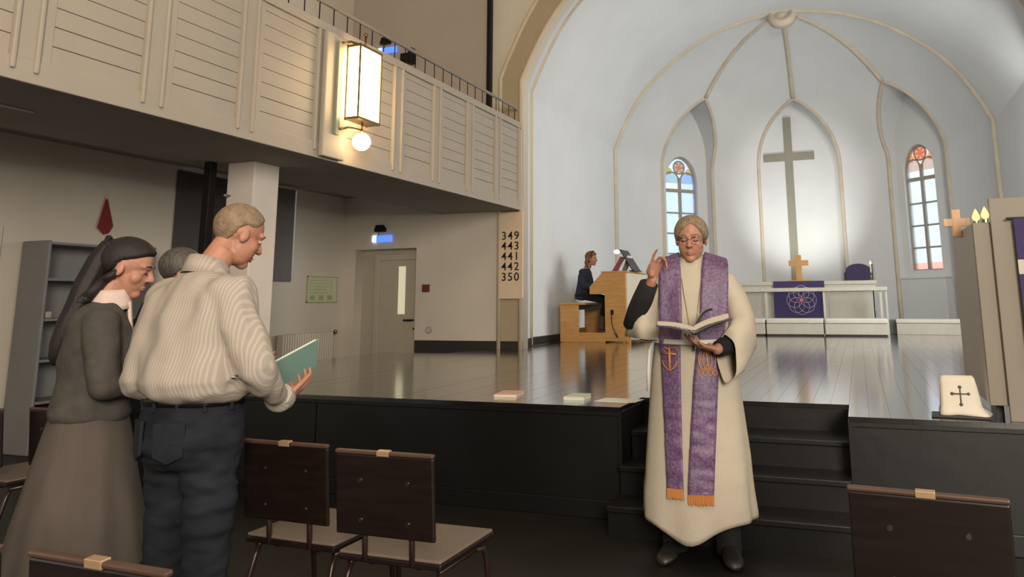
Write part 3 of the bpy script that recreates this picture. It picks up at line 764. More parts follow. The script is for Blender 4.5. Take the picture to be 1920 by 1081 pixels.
# ------------------------------------------------------------------ altar
al = thing('altar', 'long pale grey altar table with panelled front before the wall cross', 'altar', (XC, 16.2, SZ))
ob('altar_top', MB().box((-1.46, -0.425, 0.93), (1.46, 0.45, 1.0)), GREYW, al, bevel=0.006)
ob('apron', MB().box((-1.44, -0.40, 0.81), (1.44, 0.43, 0.93)), GREYW, al)
ob('front_panel', MB().box((-1.40, -0.36, 0.0), (-0.62, -0.33, 0.81)), GREYW, al)
ob('front_panel', MB().box((-0.60, -0.36, 0.0), (0.56, -0.33, 0.81)), GREYW, al)
ob('front_panel', MB().box((0.58, -0.36, 0.0), (1.40, -0.33, 0.81)), GREYW, al)
ob('side_panel', MB().box((1.38, -0.36, 0), (1.41, 0.4, 0.81)), GREYW, al)
ob('side_panel', MB().box((-1.41, -0.36, 0), (-1.38, 0.4, 0.81)), GREYW, al)
pf = thing('altar_cloth', 'purple altar hanging embroidered with a white ring rosette', 'cloth', (XC+0.04, 15.774, SZ))
ob('hanging', MB().box((-0.49, -0.012, 0.25), (0.47, 0.0, 1.005)), PURPLE, pf)
ob('cloth_top', MB().box((-0.49, -0.012, 1.001), (0.47, 0.2, 1.006)), PURPLE, pf)
WT = M('white_thread', 'a8a0b4', 0.8); RT = M('red_thread', '8c2440', 0.8)
cxr, czr = 0.03, 0.64
for k in range(8):
    a = 2*pi*k/8
    ob('rosette_loop', MB().tube([(cxr+0.135*cos(a)+0.145*cos(t*2*pi/20), -0.014, czr+0.135*sin(a)+0.145*sin(t*2*pi/20)) for t in range(20)], 0.0055, 4, closed=True), WT, pf)
for k in range(6):
    a = 2*pi*k/6
    ob('rosette_dot', MB().ball((cxr+0.05*cos(a), -0.014, czr+0.05*sin(a)), (0.022, 0.006, 0.022), None, 8, 6), RT, pf)
ob('rosette_dot', MB().ball((cxr, -0.014, czr), (0.02, 0.006, 0.02), None, 8, 6), WT, pf)

# communion rail with three cushioned kneelers in front
rl = thing('communion_rail', 'pale communion rail with slim posts in front of the altar', 'rail', (XC, 15.30, SZ))
ob('rail_top', MB().box((-1.62, -0.07, 0.80), (1.62, 0.07, 0.87)), GREYW, rl, bevel=0.008)
for xx in (-1.56, -0.55, 0.51, 1.50):
    ob('post', MB().box((xx-0.02, -0.02, 0.0), (xx+0.02, 0.02, 0.80)), GREYW, rl)
ob('post', MB().box((1.58, -0.02, 0.0), (1.61, 0.02, 0.80)), GREYW, rl)
kn = None
for i, (x0, x1) in enumerate(((-1.60, -0.535), (-0.51, 0.49), (0.52, 1.57))):
    k = thing('kneeler', ('pale kneeling bench left of the purple hanging, half behind the priest', 'pale kneeling bench below the purple altar hanging', 'pale kneeling bench at the right end of the altar rail')[i], 'kneeler', (XC+(x0+x1)/2, 14.93, SZ), group='kneelers along the communion rail')
    h = (x1-x0)/2
    ob('base', MB().box((-h, -0.2, 0.03), (h, 0.26, 0.22)), GREYW, k, bevel=0.006)
    ob('plinth', MB().box((-h+0.02, -0.18, 0.0), (h-0.02, 0.24, 0.03)), BASEB, k)
    ob('cushion', MB().box((-h, -0.22, 0.22), (h, 0.26, 0.31)), CUSH, k, bevel=0.025, seg=3)
k = thing('kneeler', 'low pale bench turned at an angle below the right window', 'kneeler', (1.18, 15.75, SZ), radians(-9), group='kneelers along the communion rail')
ob('base', MB().box((-0.53, -0.22, 0.0), (0.62, 0.24, 0.20)), GREYW, k, bevel=0.006)
ob('cushion', MB().box((-0.54, -0.24, 0.20), (0.63, 0.24, 0.28)), CUSH, k, bevel=0.025, seg=3)
ob('end_panel', MB().box((-0.70, -0.10, 0.0), (-0.545, 0.24, 0.26)), M('kneeler_end_grey', '5b605e', 0.6), k, bevel=0.01)

# on the altar
ac = thing('altar_cross', 'small oak cross standing on the altar', 'cross', (XC+0.03, 16.12, SZ+1.0))
ob('upright', MB().box((-0.055, -0.03, 0.03), (0.055, 0.03, 0.53)), OAK, ac, bevel=0.004)
ob('cross_arm', MB().box((-0.19, -0.028, 0.32), (0.19, 0.028, 0.425)), OAK, ac, bevel=0.004)
ob('base', MB().box((-0.22, -0.07, 0.0), (0.22, 0.07, 0.03)), OAK, ac, bevel=0.004)
def candle(loc, label, h=0.22):
    t = thing('candle', label, 'candle', loc)
    ob('holder', MB().lathe([(0.045, 0), (0.05, 0.008), (0.014, 0.02), (0.012, h*0.45), (0.026, h*0.5), (0.026, h*0.54)], n=14), METAL, t, smooth=True)
    ob('wax', MB().cyl((0, 0, h*0.54), (0, 0, h), 0.014), CUSH, t)
    ob('flame', MB().lathe([(0.0, h+0.005), (0.016, h+0.025), (0.017, h+0.04), (0.009, h+0.065), (0.0, h+0.09)], n=10), emit('flame_'+str(len(bpy.data.materials)), 'ffbe78', 4.0), t, smooth=True)
    return t
candle((0.26, 16.15, SZ+1.0), 'lit candle on a thin holder at the right end of the altar', 0.30)
ch = thing('altar_chair', 'purple round-topped chair back showing behind the altar', 'chair', (0.03, 17.3, SZ))
cb = [(-0.25, 0.95), (-0.25, 1.24)] + [(0.25*cos(pi-pi*k/10), 1.24+0.14*sin(pi*k/10)) for k in range(1, 10)] + [(0.25, 1.24), (0.25, 0.95)]
UPH = M('purple_upholstery', '3a3150', 0.8)
ob('backrest', MB().prism(cb, 0.06, xz(0.0)), UPH, ch, bevel=0.015)
ob('seat', MB().box((-0.26, -0.45, 0.40), (0.26, 0.02, 0.50)), UPH, ch, bevel=0.03)
for xx in (-0.27, 0.27):
    ob('back_post', MB().cyl((xx, -0.02, 0), (xx, -0.02, 1.36 if xx > 0 else 1.2), 0.018), BASEB, ch)
    ob('leg', MB().cyl((xx, -0.42, 0), (xx, -0.42, 0.42), 0.018), BASEB, ch)
ob('finial', MB().cyl((0.31, -0.02, 1.0), (0.31, -0.02, 1.48), 0.010), METAL, ch)

# ------------------------------------------------------------------ pulpit on the right
pp = thing('pulpit', 'tall grey board pulpit at the right end of the stage', 'pulpit', (0.65, 4.97, SZ))
ob('side_panel', MB().box((0.0, 0.03, 0.085), (0.09, 1.05, 1.10)), PULPS, pp, bevel=0.004)
ob('side_front', MB().box((0.0, 0.0, 0.08), (0.10, 0.03, 1.10)), PULP, pp, bevel=0.003)
ob('side_foot', MB().box((0.04, 0.10, 0.0), (0.08, 0.30, 0.09)), DARKM, pp)
ob('front_panel', MB().box((0.09, -0.03, 0.0), (1.25, -0.001, 1.235)), PULP, pp, bevel=0.004)
ob('side_panel', MB().box((1.16, 0.0, 0.0), (1.25, 1.05, 1.10)), PULPS, pp, bevel=0.004)
ob('desk', MB().box((0.10, 0.02, 1.0), (1.16, 0.42, 1.03)), PULP, pp)
pc = thing('pulpit_cloth', 'dark purple cloth hanging on a rod on the pulpit front', 'cloth', (0.65, 4.925, SZ))
ob('rod', MB().cyl((0.165, -0.02, 1.112), (0.80, -0.02, 1.112), 0.007), DARKM, pc)
ob('hanging', MB().box((0.20, -0.026, 0.88), (0.74, -0.016, 1.11)), PURPLE, pc)
ob('grey_band', MB().box((0.20, -0.026, 0.80), (0.74, -0.016, 0.88)), GREYW, pc)
ob('hanging', MB().box((0.20, -0.026, 0.30), (0.74, -0.016, 0.80)), PURPLE, pc)
def tea(loc, label):
    t = thing('tealight', label, 'candle', loc, group=None)
    ob('cup', MB().cyl((0, 0, 0), (0, 0, 0.018), 0.02), METAL, t)
    ob('flame', MB().lathe([(0.0, 0.018), (0.019, 0.03), (0.022, 0.047), (0.011, 0.075), (0.0, 0.095)], n=10), emit('flame_'+str(len(bpy.data.materials)), 'ffb066', 2.4), t, smooth=True)
tea((0.69, 5.10, SZ+1.101), 'lit candle on the pulpit side panel, left flame')
tea((0.722, 4.985, SZ+1.101), 'lit candle on the pulpit side panel, right flame beside the front board')
pcx = thing('pulpit_cross', 'small wooden cross fixed to the back corner of the pulpit side', 'cross', (0.622, 5.45, SZ+1.135), radians(-4))
ob('upright', MB().box((-0.025, -0.012, -0.08), (0.025, 0.012, 0.095)), PINE, pcx, bevel=0.003)
ob('cross_arm', MB().box((-0.075, -0.011, -0.012), (0.075, 0.011, 0.038)), PINE, pcx, bevel=0.003)
ob('mount', MB().box((0.0, 0.012, -0.08), (0.024, 0.03, -0.03)), PINE, pcx)

# white cloth cover with an embroidered cross, on the stage edge
LINEN = M('white_linen', 'd9d1c2', 0.9, var=0.03, vscale=12, bump=0.1, bscale=60)
wc = thing('cloth_cover', 'white cloth-covered stand embroidered with a dark cross on the stage edge', 'cloth cover', (0.515, 5.10, SZ), radians(-5))
rings = []
for z, w_, d_, sx in ((0.012, 0.135, 0.09, 0.02), (0.03, 0.125, 0.075, 0.01), (0.06, 0.108, 0.055, 0.0), (0.18, 0.096, 0.035, -0.008), (0.215, 0.09, 0.028, -0.01), (0.228, 0.08, 0.018, -0.01)):
    rings.append([(sx + w_*max(-1, min(1, 1.25*cos(a)))*(1+0.04*sin(5*a)*(z < 0.1)), d_*max(-1, min(1, 1.25*sin(a)))*(1+0.08*sin(4*a)*(z < 0.1)), z+0.006*sin(3*a)*(z < 0.05)) for a in [2*pi*k/28 for k in range(28)]])
ob('linen_cover', MB().loft(rings), LINEN, wc, smooth=True)
ob('tray', MB().box((-0.16, -0.12, 0.0), (0.15, 0.06, 0.012)), BASEB, wc, bevel=0.004)
THR = M('dark_thread', '55504c', 0.8)
cm = MB()
def yfront(z): return -(0.056 - (z-0.06)*0.17)
for (x0, z0), (x1, z1), r in (((0.0, 0.065), (0.0, 0.165), 0.004), ((-0.042, 0.128), (0.042, 0.128), 0.004)):
    cm.tube([(x0, yfront(z0), z0), ((x0+x1)/2, yfront((z0+z1)/2), (z0+z1)/2), (x1, yfront(z1), z1)], r, 6)
for x0, z0 in ((0, 0.165), (-0.042, 0.128), (0.042, 0.128), (0, 0.07)): cm.ball((x0, yfront(z0), z0), (0.010, 0.004, 0.010), None, 8, 6)
ob('embroidered_cross', cm, THR, wc, smooth=True)

# books and papers lying on the stage edge
def book(loc, rz, w_, d_, h, colm, label, name='hymn_book'):
    t = thing(name, label, 'book', loc, rz)
    ob('cover', MB().box((-w_/2, -d_/2, 0), (w_/2, d_/2, 0.003)).box((-w_/2, -d_/2, h-0.003), (w_/2, d_/2, h)).box((-w_/2, -d_/2, 0), (-w_/2+0.004, d_/2, h)), colm, t)
    ob('pages', MB().box((-w_/2+0.004, -d_/2+0.004, 0.003), (w_/2-0.005, d_/2-0.004, h-0.003)), M('page_edges_'+str(len(bpy.data.materials)), 'd5cdbd', 0.8), t)
PAPER = M('paper', 'd8d4c8', 0.8)
book((-2.44, 5.27, SZ), radians(10), 0.17, 0.24, 0.022, M('salmon_cover', 'cda590', 0.6), 'salmon-coloured book lying on the stage edge left of the others')
book((-1.90, 5.24, SZ), radians(4), 0.15, 0.2, 0.025, M('pale_green_cover', 'b9c6a8', 0.6), 'pale green book lying on the middle of the stage edge')
sp_ = thing('paper_sheets', 'white sheets of paper on the stage edge just left of the priest', 'paper', (-1.60, 5.20, SZ+0.001), radians(-6))
for k in range(3): ob('sheet', MB().box((-0.13+0.02*k, -0.10+0.01*k, 0.0012*k), (0.12+0.02*k, 0.10, 0.0012*k+0.001)), PAPER, sp_)

# ------------------------------------------------------------------ chairs
WOODD = M('dark_chair_wood', '170e0b', 0.35, var=0.3, vscale=5, stretch=(1, 8, 8))
TRIMW = M('chair_edge_wood', '4a362b', 0.4, var=0.1, vscale=8)
SEATM = M('seat_laminate', '665a4f', 0.5, var=0.06, vscale=8)
FRAMEM = M('chair_frame_brown', '2c1c17', 0.35, 0.2)
def make_chair(label):
    t = thing('stacking_chair', label, 'chair', group='wooden stacking chairs in rows')
    tilt = Matrix.Translation((0, 0.20, 0.52)) @ Matrix.Rotation(radians(-5), 4, 'X') @ Matrix.Translation((0, 0, -0.52))
    ob('backrest', MB().box((-0.208, -0.008, 0.52), (0.208, 0.008, 0.808), tilt), WOODD, t, bevel=0.006)
    ob('top_edge', MB().box((-0.209, -0.011, 0.808), (0.209, 0.011, 0.822), tilt), TRIMW, t, bevel=0.005)
    ob('label_plate', MB().box((-0.026, -0.0125, 0.806), (0.026, 0.0125, 0.8255), tilt), M('plate_brass', 'b89a78', 0.35, 0.5) if 'plate_brass' not in bpy.data.materials else bpy.data.materials['plate_brass'], t, bevel=0.002)
    for xx in (-0.10, 0.10):
        for zz in (0.575, 0.715):
            ob('rivet', MB().ball((xx, 0.0, 0.0), (0.007, 0.003, 0.007), None, 8, 6).__class__().cyl(tuple(tilt @ V((xx, 0.006, zz))), tuple(tilt @ V((xx, 0.012, zz))), 0.008, n=10), METAL, t)
    ob('seat', MB().box((-0.215, -0.245, 0.440), (0.215, 0.175, 0.452)), SEATM, t, bevel=0.005)
    ob('seat_edge', MB().box((-0.218, -0.248, 0.418), (0.218, 0.178, 0.440)), WOODD, t, bevel=0.005)
    for xx in (-0.10, 0.10):
        ob('back_upright', MB().tube([tuple(tilt @ V((xx, -0.018, 0.80))), tuple(tilt @ V((xx, -0.018, 0.5))), (xx, 0.175, 0.43), (xx, 0.12, 0.405)], 0.011, 8), FRAMEM, t, smooth=True)
    for xx in (-0.19, 0.19):
        ob('leg', MB().tube([(xx*1.12, 0.26, 0.0), (xx, 0.15, 0.36), (xx, 0.13, 0.40)], 0.011, 8), FRAMEM, t, smooth=True)
        ob('leg', MB().tube([(xx*1.12, -0.26, 0.0), (xx*1.08, -0.21, 0.34), (xx*1.06, -0.19, 0.39), (xx*1.03, -0.13, 0.405)], 0.011, 8), FRAMEM, t, smooth=True)
        ob('side_rail', MB().tube([(xx, 0.14, 0.40), (xx*1.03, -0.14, 0.405)], 0.011, 8), FRAMEM, t, smooth=True)
    ob('cross_bar', MB().cyl((-0.19, 0.02, 0.40), (0.19, 0.02, 0.40), 0.009), FRAMEM, t)
    return t
c0 = make_chair('dark wooden stacking chair directly right of the man in jeans')
c0.location = (-2.155, 2.80, 0); c0.rotation_euler = (0, 0, pi-0.03)
for x_, y_, r_, lb_ in ((-1.67, 2.745, 0.0, 'dark wooden stacking chair with empty seat, second right of the man'),
                        (0.16, 2.705, 0.10, 'dark wooden stacking chair alone at the lower right'),
                        (-1.57, 1.53, 0.02, 'dark wooden chair whose top edge shows at the lower left in front of the man'),
                        (-2.09, 1.53, 0.0, 'dark wooden chair at the lower left corner, only its top corner showing'),
                        (-4.47, 3.15, 0.1, 'dark chair far left behind the woman, nearer the picture edge'),
                        (-4.0, 3.22, 0.05, 'dark chair behind the skirt of the woman')):
    copy_tree(c0, (x_, y_, 0), pi-r_, lb_)

# ------------------------------------------------------------------ people: helpers
def head(mb, c, R, s=1.0, nose=1.0, jaw=1.0):
    """adult head, face towards local -Y; c = centre at eye height"""
    c = V(c)
    q = lambda *p: c + R @ (V(p)*s)
    mb.ball(q(0, 0.008, 0.033), (0.075*s, 0.093*s, 0.088*s), R, 20, 14)
    mb.ball(q(0, -0.028, -0.04), (0.060*s*jaw, 0.064*s, 0.078*s), R, 18, 12)
    mb.ball(q(0, -0.066, -0.098), (0.027*s, 0.024*s, 0.022*s), R, 12, 8)
    mb.ball(q(0, -0.03, -0.085), (0.047*s*jaw, 0.05*s, 0.032*s), R, 14, 8)
    for e in (-1, 1):
        mb.ball(q(e*0.038, -0.053, -0.030), (0.027*s, 0.026*s, 0.030*s), R, 12, 8)
        mb.cap(q(e*0.014, -0.084, 0.024), 0.010*s, q(e*0.050, -0.070, 0.024), 0.010*s, 8)
        mb.ball(q(e*0.031, -0.074, 0.003), (0.014*s, 0.010*s, 0.009*s), R, 10, 8)
        mb.ball(q(e*0.076, 0.006, -0.012), (0.009*s, 0.019*s, 0.030*s), R @ Matrix.Rotation(e*0.3, 3, 'Z'), 12, 10)
        mb.ball(q(e*0.012, -0.098, -0.030), (0.0095*s, 0.010*s, 0.008*s), R, 8, 6)
    mb.cap(q(0, -0.086, 0.012), 0.009*s, q(0, -0.086-0.022*nose, -0.026), 0.0125*s, 10)
    mb.cap(q(-0.018, -0.080, -0.060), 0.007*s, q(0.018, -0.080, -0.060), 0.007*s, 8)
    mb.ball(q(0, -0.088, -0.060), (0.016*s, 0.006*s, 0.005*s), R, 10, 6)
    mb.ball(q(0, -0.086, -0.072), (0.018*s, 0.006*s, 0.006*s), R, 10, 6)

def face(parent, c, R, s=1.0, brow=None, closed=False, lips=None):
    c = V(c); q = lambda *p: c + R @ (V(p)*s)
    for e in (-1, 1):
        if not closed:
            ey = ob('eye', MB().ball(q(e*0.031, -0.0755, 0.003), (0.0125*s, 0.0105*s, 0.0075*s), R, 12, 8), EYEM, parent, smooth=True)
            ob('iris', MB().ball(q(e*0.031, -0.0835, 0.0025), (0.005*s, 0.004*s, 0.005*s), R, 10, 6), IRIS, ey, smooth=True)
        else:
            ob('eyelashes', MB().tube([q(e*0.017, -0.0835, -0.002), q(e*0.031, -0.0875, -0.0065), q(e*0.046, -0.081, -0.002)], 0.0022*s, 6), IRIS, parent, smooth=True)
        if brow: ob('eyebrow', MB().tube([q(e*0.013, -0.0925, 0.026), q(e*0.033, -0.0885, 0.032), q(e*0.054, -0.0765, 0.026)], [0.0022*s, 0.0030*s, 0.0015*s], 6), brow, parent, smooth=True)
    if lips:
        ob('lips', MB().tube([q(-0.021, -0.086, -0.0655), q(-0.008, -0.0925, -0.063), q(0.008, -0.0925, -0.063), q(0.021, -0.086, -0.0655)], [0.003*s, 0.005*s, 0.005*s, 0.003*s], 8).tube([q(-0.018, -0.087, -0.070), q(0, -0.0925, -0.0725), q(0.018, -0.087, -0.070)], [0.003*s, 0.0055*s, 0.003*s], 8), lips, parent, smooth=True)

def hand(mb, wrist, f, n, side, curls=(30, 30, 30, 30), thumb=25, s=1.0, spread=1.0, point=None):
    """palm and five fingers. f finger direction, n palm normal, side=+1 thumb on f x n side"""
    wrist = V(wrist); f = V(f).normalized(); n = V(n); n = (n - f*n.dot(f)).normalized(); w = f.cross(n)*side
    rings = []
    for t, hw, ht in ((-0.012, 0.024, 0.019), (0.02, 0.031, 0.016), (0.05, 0.040, 0.0145), (0.08, 0.042, 0.013), (0.094, 0.039, 0.010)):
        rings.append([wrist + f*(t*s) + w*(hw*cos(2*pi*k/14)*s) + n*(ht*sin(2*pi*k/14)*s) for k in range(14)])
    mb.loft(rings)
    mb.ball(wrist + f*0.032*s + w*0.022*s + n*0.010*s, (0.018*s, 0.018*s, 0.018*s), None, 10, 8)
    L = ((0.042, 0.026, 0.021), (0.046, 0.030, 0.022), (0.043, 0.027, 0.021), (0.033, 0.021, 0.018))
    for i, (ll, cu) in enumerate(zip(L, curls)):
        off = (0.033, 0.011, -0.011, -0.032)[i]
        d = (f + w*(0.16, 0.05, -0.06, -0.18)[i]*spread).normalized()
        p = wrist + f*((0.088, 0.092, 0.089, 0.080)[i]*s) + w*off*s
        ax = d.cross(n).normalized()
        pts = [p - d*0.015*s, p]; a = 0
        for k, seg in enumerate(ll):
            a += radians(cu)*(0.8, 1.1, 0.8)[k]
            dd = d*cos(a) + n*sin(a)
            p = p + dd*seg*s; pts.append(p)
        r = (0.0098, 0.0092, 0.0082, 0.0074, 0.0064) if i < 3 else (0.0085, 0.0080, 0.0072, 0.0066, 0.0058)
        mb.chain(pts, [x*s for x in r], 10)
    b = wrist + f*0.022*s + w*0.026*s + n*0.006*s
    t1 = (f*0.55 + w*0.75 + n*sin(radians(thumb))*0.6).normalized()
    t2 = (f*0.85 + w*0.30 + n*sin(radians(thumb))).normalized()
    mb.chain([b, b+t1*0.040*s, b+t1*0.040*s+t2*0.030*s, b+t1*0.040*s+t2*0.055*s], [0.0125*s, 0.0105*s, 0.0095*s, 0.0075*s], 10)

def body_core(mb, J, s=1.0, fat=1.0):
    """torso, neck, arms and legs from joints (dict of points)"""
    g = lambda k: V(J[k])
    mb.tube([g('neck')+V((0, 0.01, -0.06)), g('neck'), g('headbase')], [0.062*s, 0.058*s, 0.057*s], 14)
    ch, pe = g('chest'), g('pelvis')
    mb.ball(ch, (0.155*s, 0.105*s*fat, 0.19*s)); mb.ball(pe, (0.155*s, 0.11*s*fat, 0.13*s)); mb.ball((ch+pe)/2, (0.135*s*fat, 0.10*s*fat, 0.20*s))
    mb.cap(g('shR')+V((0.01, 0, -0.02)), 0.048*s, g('shL')+V((-0.01, 0, -0.02)), 0.048*s)
    for a in 'RL':
        mb.chain([g('sh'+a), g('el'+a), g('wr'+a)], [0.050*s, 0.042*s, 0.029*s])
        mb.chain([g('hip'+a), g('kn'+a), g('an'+a)], [0.085*s, 0.055*s, 0.040*s])
        fd = V(J.get('foot'+a, (0, -1, 0)))
        mb.cap(g('an'+a)+V((0, 0, -0.03)), 0.036*s, g('an'+a)+fd*0.13*s+V((0, 0, -0.058)), 0.022*s)

def hair_cap(name, mat, parent, c, R, radii, line, thick=0.012, part=0.0):
    """hair round the skull; line = hairline height against depth y in head space, hair grows above it and sinks into the head below"""
    c = V(c); nu, nv = 72, 44; vs = []; fs = []
    for i in range(nv+1):
        th = pi*i/nv
        for j in range(nu):
            ph = 2*pi*j/nu
            p = V((radii[0]*sin(th)*cos(ph), radii[1]*sin(th)*sin(ph)+0.010, radii[2]*cos(th)+0.033))
            zl = interp(line, p.y)[0]
            if part and p.y < -0.03: zl += part*max(0.0, 1-abs(p.x-0.010)/0.050)
            f = max(0.0, min(1.0, (p.z-zl)/0.028)); f = f*f*(3-2*f)
            k = (0.80+0.20*f)*(1 + 0.018*f*noise.noise(V((p.x*60, p.y*30, p.z*18))))
            q = V((p.x*k, (p.y-0.010)*k+0.010, (p.z-0.033)*k+0.033))
            vs.append(c + R @ q)
    for i in range(nv):
        for j in range(nu):
            a = i*nu+j; b = i*nu+(j+1) % nu
            fs.append((a, a+nu, b+nu, b))
    mb = MB(); mb.add(vs, fs)
    return ob(name, mb, mat, parent, smooth=True)

def RX(a): return Matrix.Rotation(radians(a), 3, 'X')
def RZ(a): return Matrix.Rotation(radians(a), 3, 'Z')
def RY(a): return Matrix.Rotation(radians(a), 3, 'Y')

def ellipse_ring(cx, cy, z, w, d, n=48, fold=0.0, nf=9, ph=0.0, p=2.0, zf=None):
    r = []
    for k in range(n):
        a = 2*pi*k/n
        ca, sa = cos(a), sin(a)
        e = 2.0/p
        x = w*math.copysign(abs(ca)**e, ca); y = d*math.copysign(abs(sa)**e, sa)
        f = 1 + fold*(sin(nf*a+ph) + 0.5*sin((nf*2-3)*a+ph*1.7))
        zz = z if zf is None else zf(cx+x*f, cy+y*f, z)
        r.append((cx+x*f, cy+y*f, zz))
    return r

def align(rings):
    out = [rings[0]]
    for r in rings[1:]:
        p = out[-1]; n = len(r); best = None
        for q in (list(r), list(r)[::-1]):
            for k in range(n):
                c = q[k:] + q[:k]
                d = sum((V(c[i])-V(p[i])).length_squared for i in range(0, n, 3))
                if best is None or d < best[0]: best = (d, c)
        out.append(best[1])
    return out

HAIRG = M('hair_grey_blond', '7c6d56', 0.6, var=0.35, vscale=30, stretch=(6, 1, 1), bump=0.3, bscale=80)
HAIRD = M('hair_dark_brown', '1a110e', 0.65, var=0.4, vscale=40, stretch=(4, 4, 0.6), bump=0.25, bscale=60)
HAIRS = M('hair_short_grey', '7a6650', 0.7, var=0.3, vscale=40, bump=0.3, bscale=90)
HAIRB = M('hair_brown', '6b3f22', 0.55, var=0.3, vscale=40, stretch=(4, 4, 1))
BLKC = M('black_cloth', '0d0c0d', 0.9, var=0.2, vscale=20)
SHOE = M('shoe_leather', '1c1917', 0.45, var=0.2, vscale=20)

# ------------------------------------------------------------------ the priest
ALB = M('cream_alb', 'b0a695', 0.85, var=0.03, vscale=10, bump=0.12, bscale=90, spec=0.2)
STOLE = M('purple_damask', '47324c', 0.5, var=0.3, vscale=70, col2='745a7c', spec=0.5, bump=0.15, bscale=60)
GOLDT = M('gold_embroidery', 'c08046', 0.55, 0.2)
FRINGE = stripes('gold_fringe', '8a5a24', 'c08a44', 60)
pr = thing('person', 'priest in cream robe and purple stole holding an open book, one hand raised', 'person', (-0.895, 4.39, 0.0), radians(9))
Rh = RX(10) @ RZ(-4)
hc = V((0.012, -0.045, 1.700))
J = dict(neck=(0.008, 0.005, 1.53), headbase=(0.010, -0.015, 1.62), chest=(0, 0.01, 1.32), pelvis=(0, 0.01, 0.98),
         shR=(-0.165, 0.0, 1.475), shL=(0.175, 0.0, 1.475), elR=(-0.305, -0.06, 1.215), wrR=(-0.205, -0.19, 1.465),
         elL=(0.275, -0.01, 1.185), wrL=(0.135, -0.245, 1.095),
         hipR=(-0.09, 0.0, 0.93), knR=(-0.115, -0.01, 0.5), anR=(-0.135, 0.0, 0.09), hipL=(0.09, 0.0, 0.93), knL=(0.11, -0.02, 0.5), anL=(0.15, -0.02, 0.09),
         footR=(-0.25, -0.97, 0), footL=(0.15, -0.98, 0))
mb = MB(); head(mb, hc, Rh, 1.06, 1.15, 1.12); body_core(mb, J, 0.96)
hand(mb, (-0.205, -0.19, 1.465), (0.28, -0.16, 0.92), (0.75, -0.65, -0.15), -1, (12, 42, 55, 58), 20, 1.05)
hand(mb, (0.135, -0.245, 1.095), (-0.88, -0.42, 0.22), (0.15, 0.12, 0.98), 1, (18, 16, 16, 20), 10, 1.05)
blob('body', mb, SKIN, pr, 0.0045, 4)
face(pr, hc, Rh, 1.06, HAIRG, True, LIP)
hair_cap('hair', HAIRG, pr, hc, Rh, (0.098, 0.113, 0.102), [(-0.1, 0.064), (-0.075, 0.046), (-0.055, 0.008), (-0.03, -0.022), (0.0, -0.040), (0.03, -0.05), (0.06, -0.085)], part=0.035)
gl_ = MB()
for e in (-1, 1):
    gl_.tube([hc + Rh @ (V((e*0.034+0.026*cos(2*pi*k/20), -0.100+0.006*abs(cos(2*pi*k/20)), 0.0+0.019*sin(2*pi*k/20)))*1.06) for k in range(20)], 0.0016, 6, closed=True)
    gl_.tube([hc + Rh @ V((e*0.064, -0.098, 0.006)), hc + Rh @ V((e*0.088, -0.02, 0.008)), hc + Rh @ V((e*0.088, 0.012, 0.0))], 0.0016, 6)
gl_.tube([hc + Rh @ V((-0.008, -0.106, 0.004)), hc + Rh @ V((0.0, -0.109, 0.007)), hc + Rh @ V((0.008, -0.106, 0.004))], 0.0016, 6)
ob('glasses', gl_, METAL, pr, smooth=True)
# alb: long robe with folds, hem lower in the middle
ATAB = [(0.05, 0.0, 0.02, 0.305, 0.215), (0.25, -0.005, 0.02, 0.300, 0.21), (0.5, 0.0, 0.015, 0.287, 0.20), (0.80, 0.0, 0.01, 0.258, 0.185), (1.0, 0.0, 0.005, 0.236, 0.170), (1.12, 0.0, 0.0, 0.218, 0.158),
        (1.20, 0.0, 0.0, 0.224, 0.160), (1.32, 0.0, 0.0, 0.228, 0.158), (1.40, 0.002, 0.0, 0.228, 0.148), (1.46, 0.004, 0.0, 0.222, 0.132), (1.50, 0.005, 0.0, 0.200, 0.115), (1.53, 0.006, 0.0, 0.160, 0.100), (1.555, 0.007, 0.0, 0.105, 0.085), (1.575, 0.008, -0.002, 0.078, 0.078), (1.605, 0.009, -0.006, 0.072, 0.074)]
def hemz(x, y, z): return z
rings = []
zt = [0.0, 0.04, 0.1, 0.18, 0.28, 0.4, 0.52, 0.65, 0.78, 0.9, 1.0, 1.07, 1.12, 1.16, 1.22, 1.3, 1.37, 1.42, 1.46, 1.485, 1.505, 1.525, 1.54, 1.555, 1.57, 1.585, 1.605]
for z in zt:
    cx, cy, w_, d_ = interp(ATAB, z)
    fo = 0.030*max(0, (1.05-z))
    rg = ellipse_ring(cx, cy, z, w_, d_, 72, fo, 7, 0.6, 2.15)
    if z < 0.4:
        t = 1 - z/0.4
        out = []
        for (x_, y_, zz) in rg:
            hem = 0.200 - 0.100*math.exp(-((x_+0.05)/0.15)**2)*(1 if y_ < 0 else 0.3)
            out.append((x_, y_, zz*(1-t) + (hem)*t + (0.4*0)*t if False else hem + (0.4-hem)*(z/0.4)))
        rg = out
    rings.append(rg)
alb = ob('robe', MB().loft(rings, cap=False), ALB, pr, smooth=True)
alb.modifiers.new('s', 'SOLIDIFY').thickness = 0.004
ob('robe_collar', MB().tube([(0.009+0.073*cos(2*pi*k/28), -0.006+0.075*sin(2*pi*k/28), 1.607) for k in range(28)], 0.006, 8, closed=True), ALB, pr, smooth=True)
